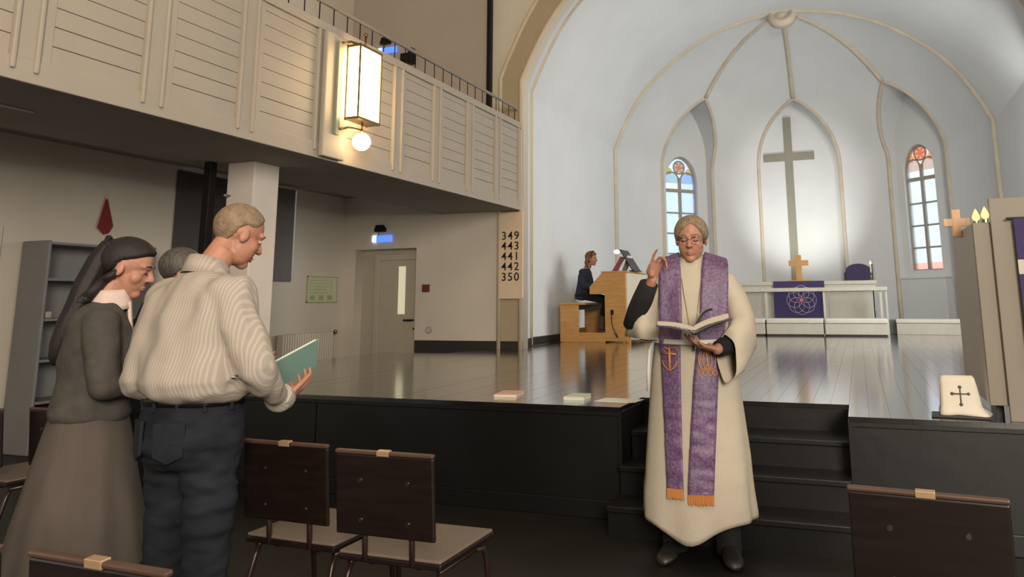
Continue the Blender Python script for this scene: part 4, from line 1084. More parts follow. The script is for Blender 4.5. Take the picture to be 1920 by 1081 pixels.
# fallen-back sleeve round the raised arm, black undersleeve on its forearm
def ring_at(c, d, up, a, b, n=28, fold=0.0, nf=5, ph=0):
    c = V(c); d = V(d).normalized(); u = V(up); u = (u - d*u.dot(d)).normalized(); r = d.cross(u)
    return [c + u*(a*cos(2*pi*k/n)*(1+fold*sin(nf*2*pi*k/n+ph))) + r*(b*sin(2*pi*k/n)*(1+fold*sin(nf*2*pi*k/n+ph))) for k in range(n)]
sl = MB().loft(align([ring_at((-0.125, 0.0, 1.475), (-1, 0, -0.25), (0, 0, 1), 0.080, 0.105), ring_at((-0.185, 0.0, 1.43), (-0.7, 0, -0.7), (0.3, 0, 1), 0.085, 0.115),
                ring_at((-0.225, -0.015, 1.36), (-0.5, -0.1, -0.9), (1, 0, 0), 0.075, 0.125, fold=0.03), ring_at((-0.262, -0.02, 1.27), (-0.5, -0.1, -0.9), (1, 0, 0), 0.078, 0.14, fold=0.05),
                ring_at((-0.272, -0.025, 1.20), (-0.4, -0.1, -0.9), (1, 0, 0.3), 0.10, 0.15, fold=0.06), ring_at((-0.265, -0.025, 1.145), (-0.1, 0, -1), (1, 0, 0.2), 0.112, 0.155, fold=0.07)]), cap=False)
o = ob('sleeve', sl, ALB, pr, smooth=True); o.modifiers.new('s', 'SOLIDIFY').thickness = 0.004
ob('undersleeve', MB().loft(align([ring_at((-0.25, -0.03, 1.27), (-0.6, -0.25, -0.7), (1, 0, 0), 0.055, 0.055), ring_at((-0.318, -0.06, 1.195), (-0.2, -0.2, -0.5), (1, 0, 0), 0.058, 0.060), ring_at((-0.325, -0.085, 1.225), (0.0, -0.3, 0.6), (1, 0, 0), 0.060, 0.064, fold=0.04),
                          ring_at((-0.297, -0.115, 1.29), (0.3, -0.45, 0.85), (1, 0, 0), 0.060, 0.062, fold=0.04), ring_at((-0.264, -0.145, 1.36), (0.3, -0.45, 0.85), (1, 0, 0), 0.058, 0.058, fold=0.03), ring_at((-0.224, -0.180, 1.445), (0.3, -0.45, 0.85), (1, 0, 0), 0.052, 0.052)])), BLKC, pr, smooth=True)
# wide hanging sleeve of the arm that carries the book
sl = MB().loft(align([ring_at((0.12, 0.0, 1.475), (1, 0, -0.25), (0, 0, 1), 0.078, 0.105), ring_at((0.185, 0.0, 1.435), (0.7, 0, -0.7), (-0.3, 0, 1), 0.082, 0.115),
                ring_at((0.235, -0.01, 1.36), (0.35, 0, -0.9), (-1, 0, 0), 0.075, 0.12), ring_at((0.268, -0.02, 1.25), (0.15, -0.1, -0.9), (-1, 0, -0.1), 0.080, 0.125, fold=0.03),
                ring_at((0.272, -0.05, 1.15), (-0.1, -0.6, -0.6), (0, 0.3, 1), 0.13, 0.075, fold=0.03), ring_at((0.235, -0.13, 1.085), (-0.5, -0.75, -0.1), (0, 0, 1), 0.135, 0.065, fold=0.04),
                ring_at((0.185, -0.215, 1.045), (-0.5, -0.75, 0.0), (0, 0, 1), 0.125, 0.062, fold=0.05)]), cap=False)
o = ob('sleeve', sl, ALB, pr, smooth=True); o.modifiers.new('s', 'SOLIDIFY').thickness = 0.004
ob('undersleeve', MB().loft(align([ring_at((0.255, -0.06, 1.15), (-0.5, -0.75, -0.25), (0, 0, 1), 0.05, 0.05), ring_at((0.19, -0.165, 1.115), (-0.5, -0.8, -0.2), (0, 0, 1), 0.052, 0.05, fold=0.04), ring_at((0.145, -0.232, 1.098), (-0.5, -0.8, -0.2), (0, 0, 1), 0.044, 0.042)])), BLKC, pr, smooth=True)
# stole: two bands from the neck down the front of the robe
def robe_y(x, z):
    cx, cy, w_, d_ = interp(ATAB, max(z, 0.28))
    u = min(0.98, abs(x-cx)/w_)
    return cy - d_*(1-u**2.15)**(1/2.15)
st = thing_st = None
SMIN = [(0.3, 0.0), (1.0, -0.10), (1.125, -0.155), (1.3, -0.152), (1.45, -0.138), (1.53, -0.116)]
def stole_band(e, pts):
    rings = []
    fine = []
    for p, q in zip(pts, pts[1:]):
        m = 1 if q[3] is not None or p[3] is not None else max(1, int((p[0]-q[0])/0.014))
        for k in range(m): fine.append((p[0]+(q[0]-p[0])*k/m, p[1]+(q[1]-p[1])*k/m, p[2]+(q[2]-p[2])*k/m, p[3]))
    fine.append(pts[-1])
    for (z, xa, xb, yo) in fine:
        n = 9; top = []; bot = []
        for k in range(n):
            x_ = xa + (xb-xa)*k/(n-1)
            zz = z
            y_ = (min(robe_y(x_, z) - 0.012, interp(SMIN, z)[0]) - 0.007*min(1, max(0, (1.05-z)*8)) + 0.010*min(1, max(0, (1.02-z)*3))*noise.noise(V((x_*9, 3.3 if xa < -0.05 else 8.1, z*26)))) if yo is None else yo
            if yo is not None: zz = z - 0.32*max(0, abs(x_-0.008)-0.06)
            top.append((x_, y_, zz)); bot.append((x_, y_+0.006, zz))
        rings.append(top+bot[::-1])
    return MB().loft(rings)
Lz = [(1.60, -0.115, -0.052, 0.075), (1.632, -0.150, -0.066, 0.03), (1.630, -0.165, -0.066, -0.02), (1.612, -0.168, -0.064, -0.062), (1.575, -0.170, -0.056, -0.088), (1.53, -0.171, -0.050, None), (1.45, -0.172, -0.048, None), (1.3, -0.172, -0.048, None), (1.2, -0.174, -0.052, None), (1.125, -0.178, -0.062, None),
      (1.0, -0.172, -0.064, None), (0.9, -0.168, -0.065, None), (0.8, -0.165, -0.066, None), (0.7, -0.162, -0.067, None), (0.6, -0.160, -0.068, None), (0.5, -0.158, -0.068, None), (0.37, -0.156, -0.068, None)]
Rz = [(1.60, 0.068, 0.13, 0.075), (1.632, 0.084, 0.180, 0.03), (1.630, 0.084, 0.205, -0.02), (1.612, 0.082, 0.212, -0.062), (1.575, 0.074, 0.212, -0.088), (1.53, 0.066, 0.212, None), (1.45, 0.060, 0.210, None), (1.3, 0.050, 0.200, None), (1.2, 0.038, 0.180, None), (1.125, 0.027, 0.160, None),
      (1.0, 0.012, 0.142, None), (0.9, 0.000, 0.132, None), (0.8, -0.008, 0.124, None), (0.7, -0.018, 0.116, None), (0.6, -0.028, 0.108, None), (0.5, -0.036, 0.100, None), (0.345, -0.046, 0.088, None)]
for pts, zb_, nm in ((Lz, 0.37, 'l'), (Rz, 0.345, 'r')):
    sb = ob('stole_band', stole_band(0, pts), STOLE, pr, smooth=True)
    z_, xa, xb, _ = pts[-1]
    fr_ = MB()
    for k in range(22):
        x_ = xa+0.003+(xb-xa-0.006)*k/21.0
        y_ = robe_y(x_, zb_) - 0.017
        fr_.cyl((x_, y_, zb_+0.008), (x_+random.uniform(-.002, .002), y_, zb_-0.042+random.uniform(-.004, .004)), 0.0038, n=5)
    ob('stole_fringe', fr_, GOLDT, sb)
    em = MB()
    cx_ = (pts[9][1]+pts[9][2])/2 + (-0.004 if nm == 'l' else -0.003)
    yq = lambda x_, z_: robe_y(x_, z_) - 0.022
    P_ = lambda x_, z_: (x_, yq(x_, z_), z_)
    if nm == 'l':
        em.tube([P_(cx_, 1.10), P_(cx_, 1.04), P_(cx_, 0.975)], 0.007, 6).tube([P_(cx_-0.038, 1.065), P_(cx_, 1.068), P_(cx_+0.038, 1.065)], 0.006, 6)
        for e in (-1, 1):
            em.tube([P_(cx_, 1.09), P_(cx_+e*0.03, 1.102), P_(cx_+e*0.045, 1.085)], 0.004, 6)
            em.tube([P_(cx_+e*0.042, 1.03), P_(cx_+e*0.03, 1.0), P_(cx_+e*0.012, 0.985), P_(cx_, 0.975)], 0.0035, 6)
    else:
        cx_ -= 0.012
        for e in (-1, 0, 1):
            em.tube([P_(cx_+e*0.022+0.024*cos(2*pi*k/14), 1.035+0.05*sin(2*pi*k/14)) for k in range(14)], 0.0032, 5, closed=True)
        for k in range(4):
            em.tube([P_(cx_-0.039+0.026*k+0.013*cos(2*pi*q/10), 0.968+0.014*sin(2*pi*q/10)) for q in range(10)], 0.003, 5, closed=True)
        em.tube([P_(cx_, 1.11), P_(cx_, 1.0)], 0.003, 5)
    ob('embroidery', em, GOLDT, sb, smooth=True)
# cincture rope
def cy(a, k=1.0, dz=0.0):
    cx, cyy, w_, d_ = interp(ATAB, 1.13)
    return (cx+(w_+0.020)*cos(a)*k, cyy+(d_+0.034)*sin(a)*k, 1.135+0.012*sin(a)+dz)
ob('cincture', MB().tube([cy(2*pi*k/40) for k in range(40)], 0.009, 8, closed=True).tube([cy(2*pi*k/40, 1.0, 0.012) for k in range(40)], 0.007, 8, closed=True), CUSH, pr, smooth=True)
ob('cincture_end', MB().tube([cy(radians(205)), (-0.238, -0.10, 1.08), (-0.248, -0.09, 0.98), (-0.25, -0.095, 0.86)], 0.010, 8), CUSH, pr, smooth=True)
# pectoral cross on its chain
cr_ = ob('pectoral_cross', MB().box((0.006, -0.197, 1.085), (0.016, -0.190, 1.135)).box((-0.008, -0.197, 1.112), (0.030, -0.190, 1.121)), DARKM, pr)
chm = MB()
for e in (-1, 1): chm.tube([(0.008+e*0.066, -0.085, 1.545), (0.009+e*0.045, -0.160, 1.40), (0.010+e*0.018, -0.178, 1.22), (0.011, -0.190, 1.135)], 0.0018, 5)
ob('neck_chain', chm, BRASS, cr_, smooth=True)
# trousers and shoes
tm = MB()
for a in ('R', 'L'):
    p = V(J['an'+a]); tm.loft([ring_at((p.x, p.y+0.01, z), (0, 0, 1), (1, 0, 0), r_, r_*1.1) for z, r_ in ((0.025, 0.070), (0.07, 0.068), (0.12, 0.066), (0.3, 0.072), (0.5, 0.08))])
ob('trousers', tm, BLKC, pr, smooth=True)
for a in ('R', 'L'):
    p = V(J['an'+a]); fd = V(J['foot'+a]).normalized(); sd = V((-fd.y, fd.x, 0))
    rr = []
    for t, w_, h_ in ((-0.075, 0.028, 0.05), (-0.05, 0.040, 0.085), (0.02, 0.044, 0.095), (0.08, 0.050, 0.072), (0.15, 0.054, 0.055), (0.20, 0.044, 0.045), (0.225, 0.02, 0.030)):
        c_ = p + fd*t
        rr.append([V((c_.x, c_.y, 0)) + sd*(w_*cos(2*pi*k/16)) + V((0, 0, 0.003 + h_/2 + h_/2*sin(2*pi*k/16)*0.98)) for k in range(16)])
    ob('shoe', MB().loft(rr), SHOE, pr, smooth=True)

# the open book on his hand
bo = thing('open_book', 'thick open dark-covered book held up by the priest', 'book', (-0.815, 4.05, 1.205), radians(9))
def leaf(e, t0, t1, mat, name, rise=0.0, w_=0.175, curl=0.0):
    rings = []
    for k in range(9):
        u = k/8.0; x_ = e*w_*u; zc = 0.018*sin(min(1, u*1.6)*pi*0.5)*(1 if not curl else 1) + rise*u + curl*u*u
        rings.append([(x_, -0.12, zc+t0+(-0.012*(1-u))), (x_, -0.12, zc+t1), (x_, 0.12, zc+t1), (x_, 0.12, zc+t0+(-0.012*(1-u)))])
    return ob(name, MB().loft(rings), mat, bo)
tilt = RX(14)
PG_ = M('book_pages', 'ada391', 0.8, var=0.06, vscale=60, stretch=(1, 1, 30))
CV_ = M('book_cover_black', '17151a', 0.5)
leaf(-1, -0.016, -0.010, CV_, 'cover', 0.02, 0.19); leaf(1, -0.016, -0.010, CV_, 'cover', 0.035, 0.195)
leaf(-1, -0.010, 0.010, PG_, 'pages', 0.02, 0.18); leaf(1, -0.010, 0.014, PG_, 'pages', 0.035, 0.18)
leaf(1, 0.018, 0.020, M('page_grey', '6d6660', 0.8), 'loose_page', 0.13, 0.10, -0.07)
ob('spine', MB().cyl((0, -0.12, -0.018), (0, 0.12, -0.018), 0.013), CV_, bo, smooth=True)
bo.rotation_euler = (radians(-3), radians(-3), radians(9))

# ------------------------------------------------------------------ the man in the striped shirt (seen from behind)
SHIRT = stripes('striped_shirt', 'a89e92', '998f84', 30, 'X', 0.85, 0.35)
DENIM = M('dark_denim', '1e2126', 0.85, var=0.3, vscale=9, bump=0.2, bscale=200, spec=0.2)
BELT = M('black_belt', '120f0e', 0.4)
def fold_fn(amp, sx, sy, sz, seed):
    def f(p):
        a = noise.noise(V((p.x*sx+seed, p.y*sy, p.z*sz)))
        b = noise.noise(V((p.x*sx*2.1, p.y*sy*2.1+seed, p.z*sz*1.9)))
        return amp*(a + 0.5*b - 0.2*abs(a))
    return f
mn = thing('person', 'man in striped shirt and dark jeans seen from behind, reading', 'person', (-2.395, 2.355, 0.0), radians(172))
Rm = RZ(-14) @ RX(24)
hm_ = V((-0.022, -0.105, 1.650))
JM = dict(neck=(0, 0.02, 1.475), headbase=(-0.010, -0.05, 1.58), chest=(0, 0.02, 1.28), pelvis=(0, 0.02, 0.97),
          shR=(-0.175, 0.03, 1.42), shL=(0.175, 0.03, 1.42), elR=(-0.29, 0.01, 1.135), wrR=(-0.200, -0.225, 0.995), elL=(0.30, 0.03, 1.125), wrL=(0.15, -0.25, 1.08),
          hipR=(-0.095, 0.02, 0.92), knR=(-0.105, 0.0, 0.50), anR=(-0.11, 0.03, 0.09), hipL=(0.095, 0.02, 0.92), knL=(0.115, 0.0, 0.50), anL=(0.12, 0.03, 0.09))
mn.scale = (1.03, 1.02, 0.99)
mb = MB(); head(mb, hm_, Rm, 1.02, 1.0, 1.12); body_core(mb, JM, 1.0, 1.12)
mb.cap(hm_ + Rm @ V((0, 0.030, -0.06)), 0.046, (0, 0.006, 1.49), 0.054)
hand(mb, (-0.200, -0.225, 0.995), (0.25, -0.9, 0.25), (0.55, 0.0, 0.80), 1, (20, 22, 22, 24), 10, 1.06)
hand(mb, (0.15, -0.25, 1.08), (-0.35, -0.85, 0.12), (-0.45, 0.0, 0.85), -1, (20, 22, 22, 24), 10, 1.06)
blob('body', mb, SKIN, mn, 0.005, 4)
face(mn, hm_, Rm, 1.02, HAIRS, False, LIP)
hair_cap('hair', HAIRS, mn, hm_, Rm, (0.0835, 0.1015, 0.0965), [(-0.1, 0.092), (-0.06, 0.070), (-0.035, 0.030), (-0.015, 0.018), (0.012, 0.020), (0.035, -0.005), (0.045, -0.070), (0.09, -0.082)])
mb = MB()
def er(z, w_, d_, cyy=0.02, cx=0.0): return ellipse_ring(cx, cyy, z, w_, d_, 40, 0, 3, 0, 2.4)
mb.loft([er(1.005, 0.17, 0.13), er(1.015, 0.195, 0.15), er(1.048, 0.245, 0.19, 0.03), er(1.09, 0.258, 0.20, 0.035), er(1.2, 0.250, 0.185, 0.03), er(1.32, 0.238, 0.162, 0.025), er(1.40, 0.218, 0.135, 0.025), er(1.445, 0.165, 0.105, 0.025), er(1.475, 0.115, 0.088, 0.02), er(1.492, 0.082, 0.076, 0.014)])
for a, e in (('R', -1), ('L', 1)):
    mb.chain([V(JM['sh'+a])+V((0, 0, -0.02)), (V(JM['sh'+a])+V(JM['el'+a]))/2 + V((e*0.01, 0.01, 0)), V(JM['el'+a]), V(JM['el'+a])*0.5+V(JM['wr'+a])*0.5, V(JM['wr'+a])+V((0, 0.03, 0.0))], [0.088, 0.080, 0.072, 0.062, 0.046], 16)
blob('shirt', mb, SHIRT, mn, 0.009, 6, fold_fn(0.022, 8, 8, 5, 3.1))
cm_ = MB()
for z, k in ((0, 0),):
    cm_.loft([[(0.074*cos(2*pi*k/28), 0.006+0.072*sin(2*pi*k/28) , 1.490+0.022*sin(2*pi*k/28)) for k in range(28)], [(0.070*cos(2*pi*k/28), 0.002+0.066*sin(2*pi*k/28), 1.540+0.024*sin(2*pi*k/28)) for k in range(28)],
              [(0.073*cos(2*pi*k/28), 0.002+0.070*sin(2*pi*k/28), 1.542+0.024*sin(2*pi*k/28)) for k in range(28)], [(0.090*cos(2*pi*k/28), 0.010+0.090*sin(2*pi*k/28), 1.480+0.018*sin(2*pi*k/28)) for k in range(28)]], cap=False)
o = ob('collar', cm_, SHIRT, mn, smooth=True); o.modifiers.new('s', 'SOLIDIFY').thickness = 0.004
for a in 'RL':
    w0 = V(JM['wr'+a]); d_ = (w0 - V(JM['el'+a])).normalized()
    ob('cuff', MB().loft([ring_at(w0 - d_*0.045, d_, (0, 0, 1), 0.047, 0.045), ring_at(w0 + d_*0.012, d_, (0, 0, 1), 0.042, 0.040)], cap=True), SHIRT, mn, smooth=True, bevel=0.004)
mb = MB()
mb.loft([ellipse_ring(0, 0.022, z, w_, d_, 36, 0, 3, 0, 2.3) for z, w_, d_ in ((1.03, 0.182, 0.142), (0.95, 0.194, 0.154), (0.86, 0.198, 0.160), (0.80, 0.185, 0.140), (0.77, 0.15, 0.10))])
for a in 'RL':
    h_, k_, n_ = V(JM['hip'+a]), V(JM['kn'+a]), V(JM['an'+a])
    mb.chain([h_+V((0, 0, -0.05)), (h_+k_)/2, k_, (k_+n_)/2, n_+V((0, 0, -0.02))], [0.102, 0.094, 0.080, 0.076, 0.070], 18)
jn = blob('jeans', mb, DENIM, mn, 0.010, 5, lambda p: 0.010*noise.noise(V((p.x*7, p.y*7, p.z*22))) + 0.006*noise.noise(V((p.x*16, p.y*16, p.z*40))))
ob('belt', MB().loft([ellipse_ring(0, 0.022, z, w_, d_, 40, 0, 3, 0, 2.3) for z, w_, d_ in ((1.003, 0.189, 0.150), (1.003, 0.193, 0.154), (1.038, 0.189, 0.150), (1.038, 0.184, 0.145))], cap=False), BELT, mn, smooth=True)
for ang in (60, 90, 120, 150, 30, 185, 225):
    a = radians(ang); x_, y_ = 0.192*cos(a), 0.022+0.153*sin(a)
    ob('belt_loop', MB().box((-0.007, -0.004, 0.983), (0.007, 0.005, 1.046), Matrix.Translation((x_*1.01, y_*1.01, 0)) @ Matrix.Rotation(a-pi/2, 4, 'Z')), DENIM, mn, bevel=0.002)
for e in (-1, 1):
    pk = [(-0.058, 0.075), (0.058, 0.070), (0.055, -0.045), (0.0, -0.070), (-0.055, -0.045)]
    rot = Matrix.Translation((e*0.088, 0.022+0.158, 0.878)) @ Matrix.Rotation(-e*0.42, 4, 'Z') @ Matrix.Translation((0, -0.012, 0)) @ Matrix(((1, 0, 0, 0), (0, 0, -1, 0.008), (0, 1, 0, 0), (0, 0, 0, 1)))
    ob('back_pocket', MB().prism(pk, 0.012, rot), DENIM, mn, bevel=0.004)
for a in 'RL':
    p = V(JM['an'+a])
    rr = []
    for t, w_, h_ in ((-0.085, 0.03, 0.06), (-0.05, 0.045, 0.10), (0.03, 0.048, 0.10), (0.12, 0.054, 0.07), (0.18, 0.05, 0.05), (0.21, 0.02, 0.03)):
        rr.append([(p.x+w_*cos(2*pi*k/16), p.y-t, 0.003+h_/2+h_/2*sin(2*pi*k/16)) for k in range(16)])
    ob('shoe', MB().loft(rr), SHOE, mn, smooth=True)
hb = thing('hymnal', 'green paper-covered hymnal held open by the man in the striped shirt', 'book', (-2.30, 2.76, 1.042), radians(150))
GRC = M('green_paper_cover', '7fa092', 0.7); 
for e in (-1, 1):
    m_ = Matrix.Rotation(-e*radians(52 if e < 0 else 12), 4, 'Y')
    ob('cover', MB().box((0, -0.115, -0.006), (e*0.165, 0.115, -0.002), m_), GRC, hb)
    ob('pages', MB().box((0.002*e, -0.11, -0.002), (e*0.158, 0.11, 0.010), m_), PAPER, hb, bevel=0.002)
hb.rotation_euler = (radians(-24), radians(0), radians(158))

# ------------------------------------------------------------------ the woman with the long ponytail
KNIT = M('charcoal_knit', '4a4641', 0.95, var=0.15, vscale=20, bump=0.25, bscale=160, spec=0.15)
SKIRTM = M('taupe_skirt', '544c46', 0.9, var=0.1, vscale=6, stretch=(3, 3, 0.5), bump=0.1, bscale=120, spec=0.15)
SCARF = M('pale_pink_scarf', 'c9b2a8', 0.85, var=0.05, bump=0.15, bscale=70)
wo = thing('person', 'woman with long dark ponytail in charcoal cardigan and long taupe skirt', 'person', (-3.015, 2.425, 0.0), radians(146))
Rw = RZ(-20) @ RX(18)
wo.scale = (1.08, 1.08, 1.0)
hw_ = V((-0.01, -0.06, 1.515))
JW = dict(neck=(0, 0.02, 1.36), headbase=(0, -0.02, 1.46), chest=(0, 0.01, 1.18), pelvis=(0, 0.02, 0.92),
          shR=(-0.145, 0.02, 1.30), shL=(0.145, 0.02, 1.30), elR=(-0.205, 0.0, 1.04), wrR=(-0.09, -0.165, 1.02), elL=(0.205, 0.0, 1.04), wrL=(0.09, -0.165, 1.02),
          hipR=(-0.085, 0.02, 0.86), knR=(-0.09, 0.0, 0.46), anR=(-0.09, 0.03, 0.085), hipL=(0.085, 0.02, 0.86), knL=(0.09, 0.0, 0.46), anL=(0.09, 0.03, 0.085))
mb = MB(); head(mb, hw_, Rw, 0.98, 0.9, 0.92); body_core(mb, JW, 0.86)
hand(mb, (-0.09, -0.165, 1.02), (0.7, -0.6, 0.1), (0.4, 0.1, 0.9), 1, (25, 25, 25, 28), 10, 0.92)
hand(mb, (0.09, -0.165, 1.02), (-0.7, -0.6, 0.1), (-0.4, 0.1, 0.9), -1, (25, 25, 25, 28), 10, 0.92)
blob('body', mb, SKIN2, wo, 0.005, 4)
face(wo, hw_, Rw, 0.98, HAIRD, True, LIP)
hair_cap('hair', HAIRD, wo, hw_, Rw, (0.084, 0.109, 0.100), [(-0.1, 0.080), (-0.07, 0.062), (-0.04, 0.040), (-0.01, 0.024), (0.015, 0.012), (0.03, -0.03), (0.06, -0.080)])
pt = MB()
rings = []
for (p, d, a, b) in ((hw_ + Rw @ V((0, 0.062, 0.085)), (0, 1, 0.1), 0.040, 0.030), (hw_ + Rw @ V((0, 0.098, 0.062)), (0, 0.7, -0.7), 0.050, 0.036), (hw_ + Rw @ V((0.0, 0.108, 0.005)), (0, 0.2, -1), 0.054, 0.042),
                     (V((0.0, 0.075, 1.44)), (0, 0.15, -1), 0.058, 0.044), (V((0, 0.096, 1.36)), (0, 0.2, -1), 0.062, 0.040), (V((0.005, 0.128, 1.28)), (0, 0.25, -1), 0.058, 0.032), (V((0.01, 0.146, 1.20)), (0, 0.15, -1), 0.050, 0.028), (V((0.012, 0.152, 1.15)), (0, 0, -1), 0.034, 0.022), (V((0.013, 0.152, 1.115)), (0, 0, -1), 0.010, 0.008)):
    rings.append(ring_at(p, d, (1, 0, 0), a, b, 28, 0.05, 9))
pt.loft(align(rings)); ob('ponytail', pt, HAIRD, wo, smooth=True)
ob('hair_tie', MB().tube([hw_ + Rw @ V((0.040*cos(2*pi*k/16), 0.094+0.020*sin(2*pi*k/16), 0.066+0.036*sin(2*pi*k/16))) for k in range(16)], 0.010, 6, closed=True), BLKC, wo, smooth=True)
hm = MB()
for e in (-1, 1):
    hm.chain([hw_ + Rw @ V((e*0.070, 0.01, -0.02)), hw_ + Rw @ V((e*0.066, 0.045, -0.075)), (e*0.055, 0.075, 1.385), (e*0.03, 0.115, 1.36)], [0.012, 0.020, 0.022, 0.015], 12)
ob('loose_hair', hm, HAIRD, wo, smooth=True)
mb = MB()
mb.loft([er(0.895, 0.165, 0.13), er(0.92, 0.172, 0.138), er(1.0, 0.160, 0.126), er(1.08, 0.158, 0.122), er(1.18, 0.166, 0.128, 0.015), er(1.27, 0.166, 0.112), er(1.32, 0.140, 0.094), er(1.35, 0.095, 0.08), er(1.375, 0.066, 0.066, 0.01)])
for a, e in (('R', -1), ('L', 1)):
    mb.chain([V(JW['sh'+a])+V((0, 0, -0.015)), V(JW['el'+a]), V(JW['el'+a])*0.4+V(JW['wr'+a])*0.6, V(JW['wr'+a])+V((0, 0.02, 0))], [0.068, 0.056, 0.048, 0.036], 16)
blob('cardigan', mb, KNIT, wo, 0.008, 7, fold_fn(0.009, 10, 10, 8, 7.7))
rg = []
for z, r_ in ((1.345, 0.082), (1.37, 0.078), (1.40, 0.070), (1.425, 0.066)):
    rg.append([(r_*cos(2*pi*k/32)*(1+0.03*sin(5*2*pi*k/32)), -0.008+(r_*1.02)*sin(2*pi*k/32), z+0.014*sin(2*pi*k/32+2.0)*(1 if z < 1.4 else 0.5)) for k in range(32)])
o = ob('scarf', MB().loft(rg, cap=False), SCARF, wo, smooth=True); o.modifiers.new('s', 'SOLIDIFY').thickness = 0.012
ob('scarf_end', MB().loft([[(x_*w_, -0.078-0.035*t-0.008*sin(x_*9), 1.37-0.30*t) for x_ in (-1, -.6, -.2, .2, .6, 1)] for t, w_ in ((0, 0.05), (0.3, 0.055), (0.7, 0.06), (1, 0.06))], loop=False, cap=False), SCARF, wo, smooth=True).modifiers.new('s', 'SOLIDIFY').thickness = 0.01
rings = []
for z, w_, d_ in ((0.965, 0.140, 0.112), (0.92, 0.160, 0.128), (0.85, 0.180, 0.145), (0.7, 0.205, 0.175), (0.5, 0.240, 0.215), (0.3, 0.275, 0.25), (0.12, 0.300, 0.275)):
    rings.append(ellipse_ring(0, 0.02, z, w_, d_, 72, 0.045*max(0, 0.95-z), 8, 1.0, 2.1))
o = ob('skirt', MB().loft(rings, cap=False), SKIRTM, wo, smooth=True); o.modifiers.new('s', 'SOLIDIFY').thickness = 0.005
for a in 'RL':
    p = V(JW['an'+a])
    ob('shoe', MB().loft([[(p.x+w_*cos(2*pi*k/14), p.y-t, 0.003+h_/2+h_/2*sin(2*pi*k/14)) for k in range(14)] for t, w_, h_ in ((-0.07, 0.025, 0.06), (-0.04, 0.038, 0.10), (0.03, 0.04, 0.10), (0.11, 0.045, 0.06), (0.18, 0.02, 0.03))]), SHOE, wo, smooth=True)

# ------------------------------------------------------------------ third listener, mostly hidden between the two
th_ = thing('person', 'grey-haired person in black, mostly hidden between the woman and the man', 'person', (-3.50, 3.17, 0.0), radians(150))
th_.scale = (1.05, 1.05, 1.018)
Rt = RZ(-6) @ RX(22)
ht = V((0.0, -0.055, 1.50))
JT = {k: (V(v) + V((0, 0, -0.015 if V(v).z > 0.2 else 0))) for k, v in JW.items()}
mb = MB(); head(mb, ht, Rt, 1.0, 1.0, 1.0); body_core(mb, JT, 0.9)
hand(mb, JT['wrR'], (0.35, -0.9, 0.1), (0.4, 0.1, 0.9), 1, (25, 25, 25, 28), 10, 0.95)
hand(mb, JT['wrL'], (-0.35, -0.9, 0.1), (-0.4, 0.1, 0.9), -1, (25, 25, 25, 28), 10, 0.95)
blob('body', mb, SKIN2, th_, 0.006, 4)
face(th_, ht, Rt, 1.0, HAIRS, False, LIP)
hair_cap('hair', M('hair_dark_grey', '4a443f', 0.6, var=0.5, vscale=26, stretch=(4, 4, 1)), th_, ht, Rt, (0.090, 0.111, 0.101), [(-0.1, 0.072), (-0.06, 0.050), (-0.03, 0.010), (0.01, -0.015), (0.035, -0.06), (0.06, -0.085)])
mb = MB()
mb.loft([er(0.80, 0.175, 0.14), er(0.92, 0.178, 0.145), er(1.06, 0.168, 0.132), er(1.18, 0.172, 0.132, 0.015), er(1.26, 0.168, 0.114), er(1.31, 0.140, 0.096), er(1.345, 0.09, 0.08), er(1.385, 0.066, 0.066, 0.005)])
for a in 'RL':
    mb.chain([JT['sh'+a]+V((0, 0, -0.015)), JT['el'+a], JT['wr'+a]+V((0, 0.02, 0))], [0.072, 0.058, 0.04], 16)
blob('jacket', mb, BLKC, th_, 0.010, 6, fold_fn(0.008, 9, 9, 8, 1.7))
mb = MB()
for a in 'RL': mb.chain([JT['hip'+a]+V((0, 0, -0.04)), JT['kn'+a], JT['an'+a]], [0.10, 0.075, 0.062], 14)
mb.ball((0, 0.02, 0.88), (0.165, 0.13, 0.12))
blob('trousers', mb, BLKC, th_, 0.012, 4)
for a in 'RL':
    p = JT['an'+a]
    ob('shoe', MB().loft([[(p.x+w_*cos(2*pi*k/14), p.y-t, 0.003+h_/2+h_/2*sin(2*pi*k/14)) for k in range(14)] for t, w_, h_ in ((-0.07, 0.028, 0.06), (-0.04, 0.042, 0.10), (0.03, 0.045, 0.10), (0.13, 0.048, 0.06), (0.2, 0.02, 0.03))]), SHOE, th_, smooth=True)

# ------------------------------------------------------------------ the organist, seated at the console
NAVY = M('navy_jersey', '242a3a', 0.9, var=0.15, vscale=20)
orp = thing('person', 'organist with short brown hair in navy top seated at the organ', 'person', (-4.43, 12.62, SZ+0.012), radians(90))
Ro = RX(6)
ho = V((0, -0.13, 1.37))
JO = dict(neck=(0, -0.035, 1.20), headbase=(0, -0.09, 1.30), chest=(0, 0.0, 1.0), pelvis=(0, 0.04, 0.80),
          shR=(-0.145, -0.015, 1.14), shL=(0.145, -0.015, 1.14), elR=(-0.20, -0.06, 0.90), wrR=(-0.14, -0.27, 0.885), elL=(0.20, -0.06, 0.90), wrL=(0.14, -0.27, 0.885),
          hipR=(-0.085, 0.02, 0.748), knR=(-0.10, -0.42, 0.66), anR=(-0.10, -0.34, 0.25), hipL=(0.085, 0.02, 0.748), knL=(0.10, -0.42, 0.66), anL=(0.10, -0.38, 0.245))
mb = MB(); head(mb, ho, Ro, 0.98, 0.95, 0.95); body_core(mb, JO, 0.86)
for a, e in (('R', 1), ('L', -1)):
    hand(mb, JO['wr'+a], (0.15*e, -0.95, -0.05), (0, -0.1, -1), -e, (20, 20, 20, 20), 10, 0.9)
blob('body', mb, SKIN2, orp, 0.007, 3)
face(orp, ho, Ro, 0.98, HAIRB, False, LIP)
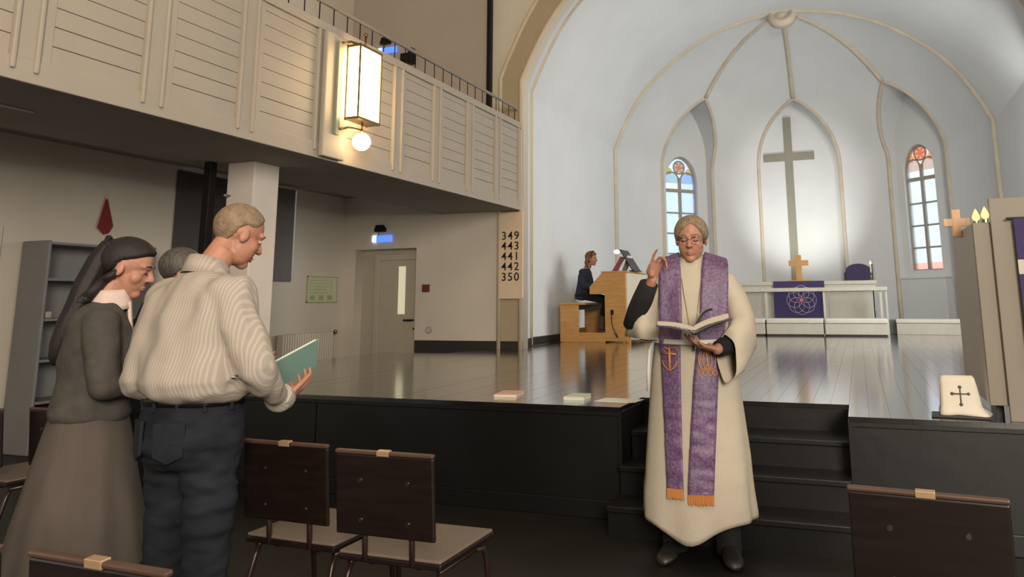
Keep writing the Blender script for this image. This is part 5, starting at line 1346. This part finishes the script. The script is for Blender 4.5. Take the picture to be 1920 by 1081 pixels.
hair_cap('hair', HAIRB, orp, ho, Ro, (0.088, 0.110, 0.102), [(-0.1, 0.066), (-0.06, 0.050), (-0.03, 0.005), (0.0, -0.04), (0.04, -0.08)])
hm = MB()
for x_ in (-0.07, -0.035, 0, 0.035, 0.07):
    hm.chain([ho + V((x_, 0.075-abs(x_)*0.5, 0.02)), ho + V((x_*1.1, 0.095-abs(x_)*0.5, -0.07)), ho + V((x_*1.1, 0.085-abs(x_)*0.5, -0.14))], [0.03, 0.034, 0.02], 10)
blob('hair_lengths', hm, HAIRB, orp, 0.008, 3)
ob('hair_band', MB().tube([ho + Ro @ V((0.088*cos(pi*k/16), -0.02, 0.035+0.102*sin(pi*k/16))) for k in range(17)], 0.008, 6), BLKC, orp, smooth=True)
mb = MB()
mb.loft([er(0.68, 0.155, 0.13, 0.04), er(0.78, 0.150, 0.122, 0.03), er(0.95, 0.150, 0.118, 0.0), er(1.08, 0.160, 0.108, -0.01), er(1.15, 0.135, 0.09, -0.015), er(1.185, 0.085, 0.075, -0.025), er(1.20, 0.066, 0.066, -0.03)])
for a in 'RL': mb.chain([V(JO['sh'+a])+V((0, 0, -0.01)), V(JO['el'+a]), V(JO['wr'+a])+V((0, 0.02, 0))], [0.066, 0.054, 0.036], 14)
blob('top', mb, NAVY, orp, 0.010, 5, fold_fn(0.006, 9, 9, 9, 5.5))
mb = MB()
mb.ball((0, 0.045, 0.742), (0.165, 0.13, 0.085))
for a in 'RL': mb.chain([V(JO['hip'+a]), V(JO['kn'+a]), (V(JO['kn'+a])*0.45+V(JO['an'+a])*0.55)], [0.076, 0.066, 0.070], 14)
blob('skirt', mb, BLKC, orp, 0.012, 5)
BOOT = M('brown_suede_boot', '5d4a3c', 0.9, var=0.2, vscale=20)
for a in 'RL':
    k_, p = V(JO['kn'+a]), V(JO['an'+a])
    mb = MB().chain([k_*0.45+p*0.55, p], [0.058, 0.050], 14).chain([p+V((0, 0.02, -0.03)), p+V((0, -0.14, -0.09))], [0.050, 0.036], 12)
    blob('boot', mb, BOOT, orp, 0.010, 4)
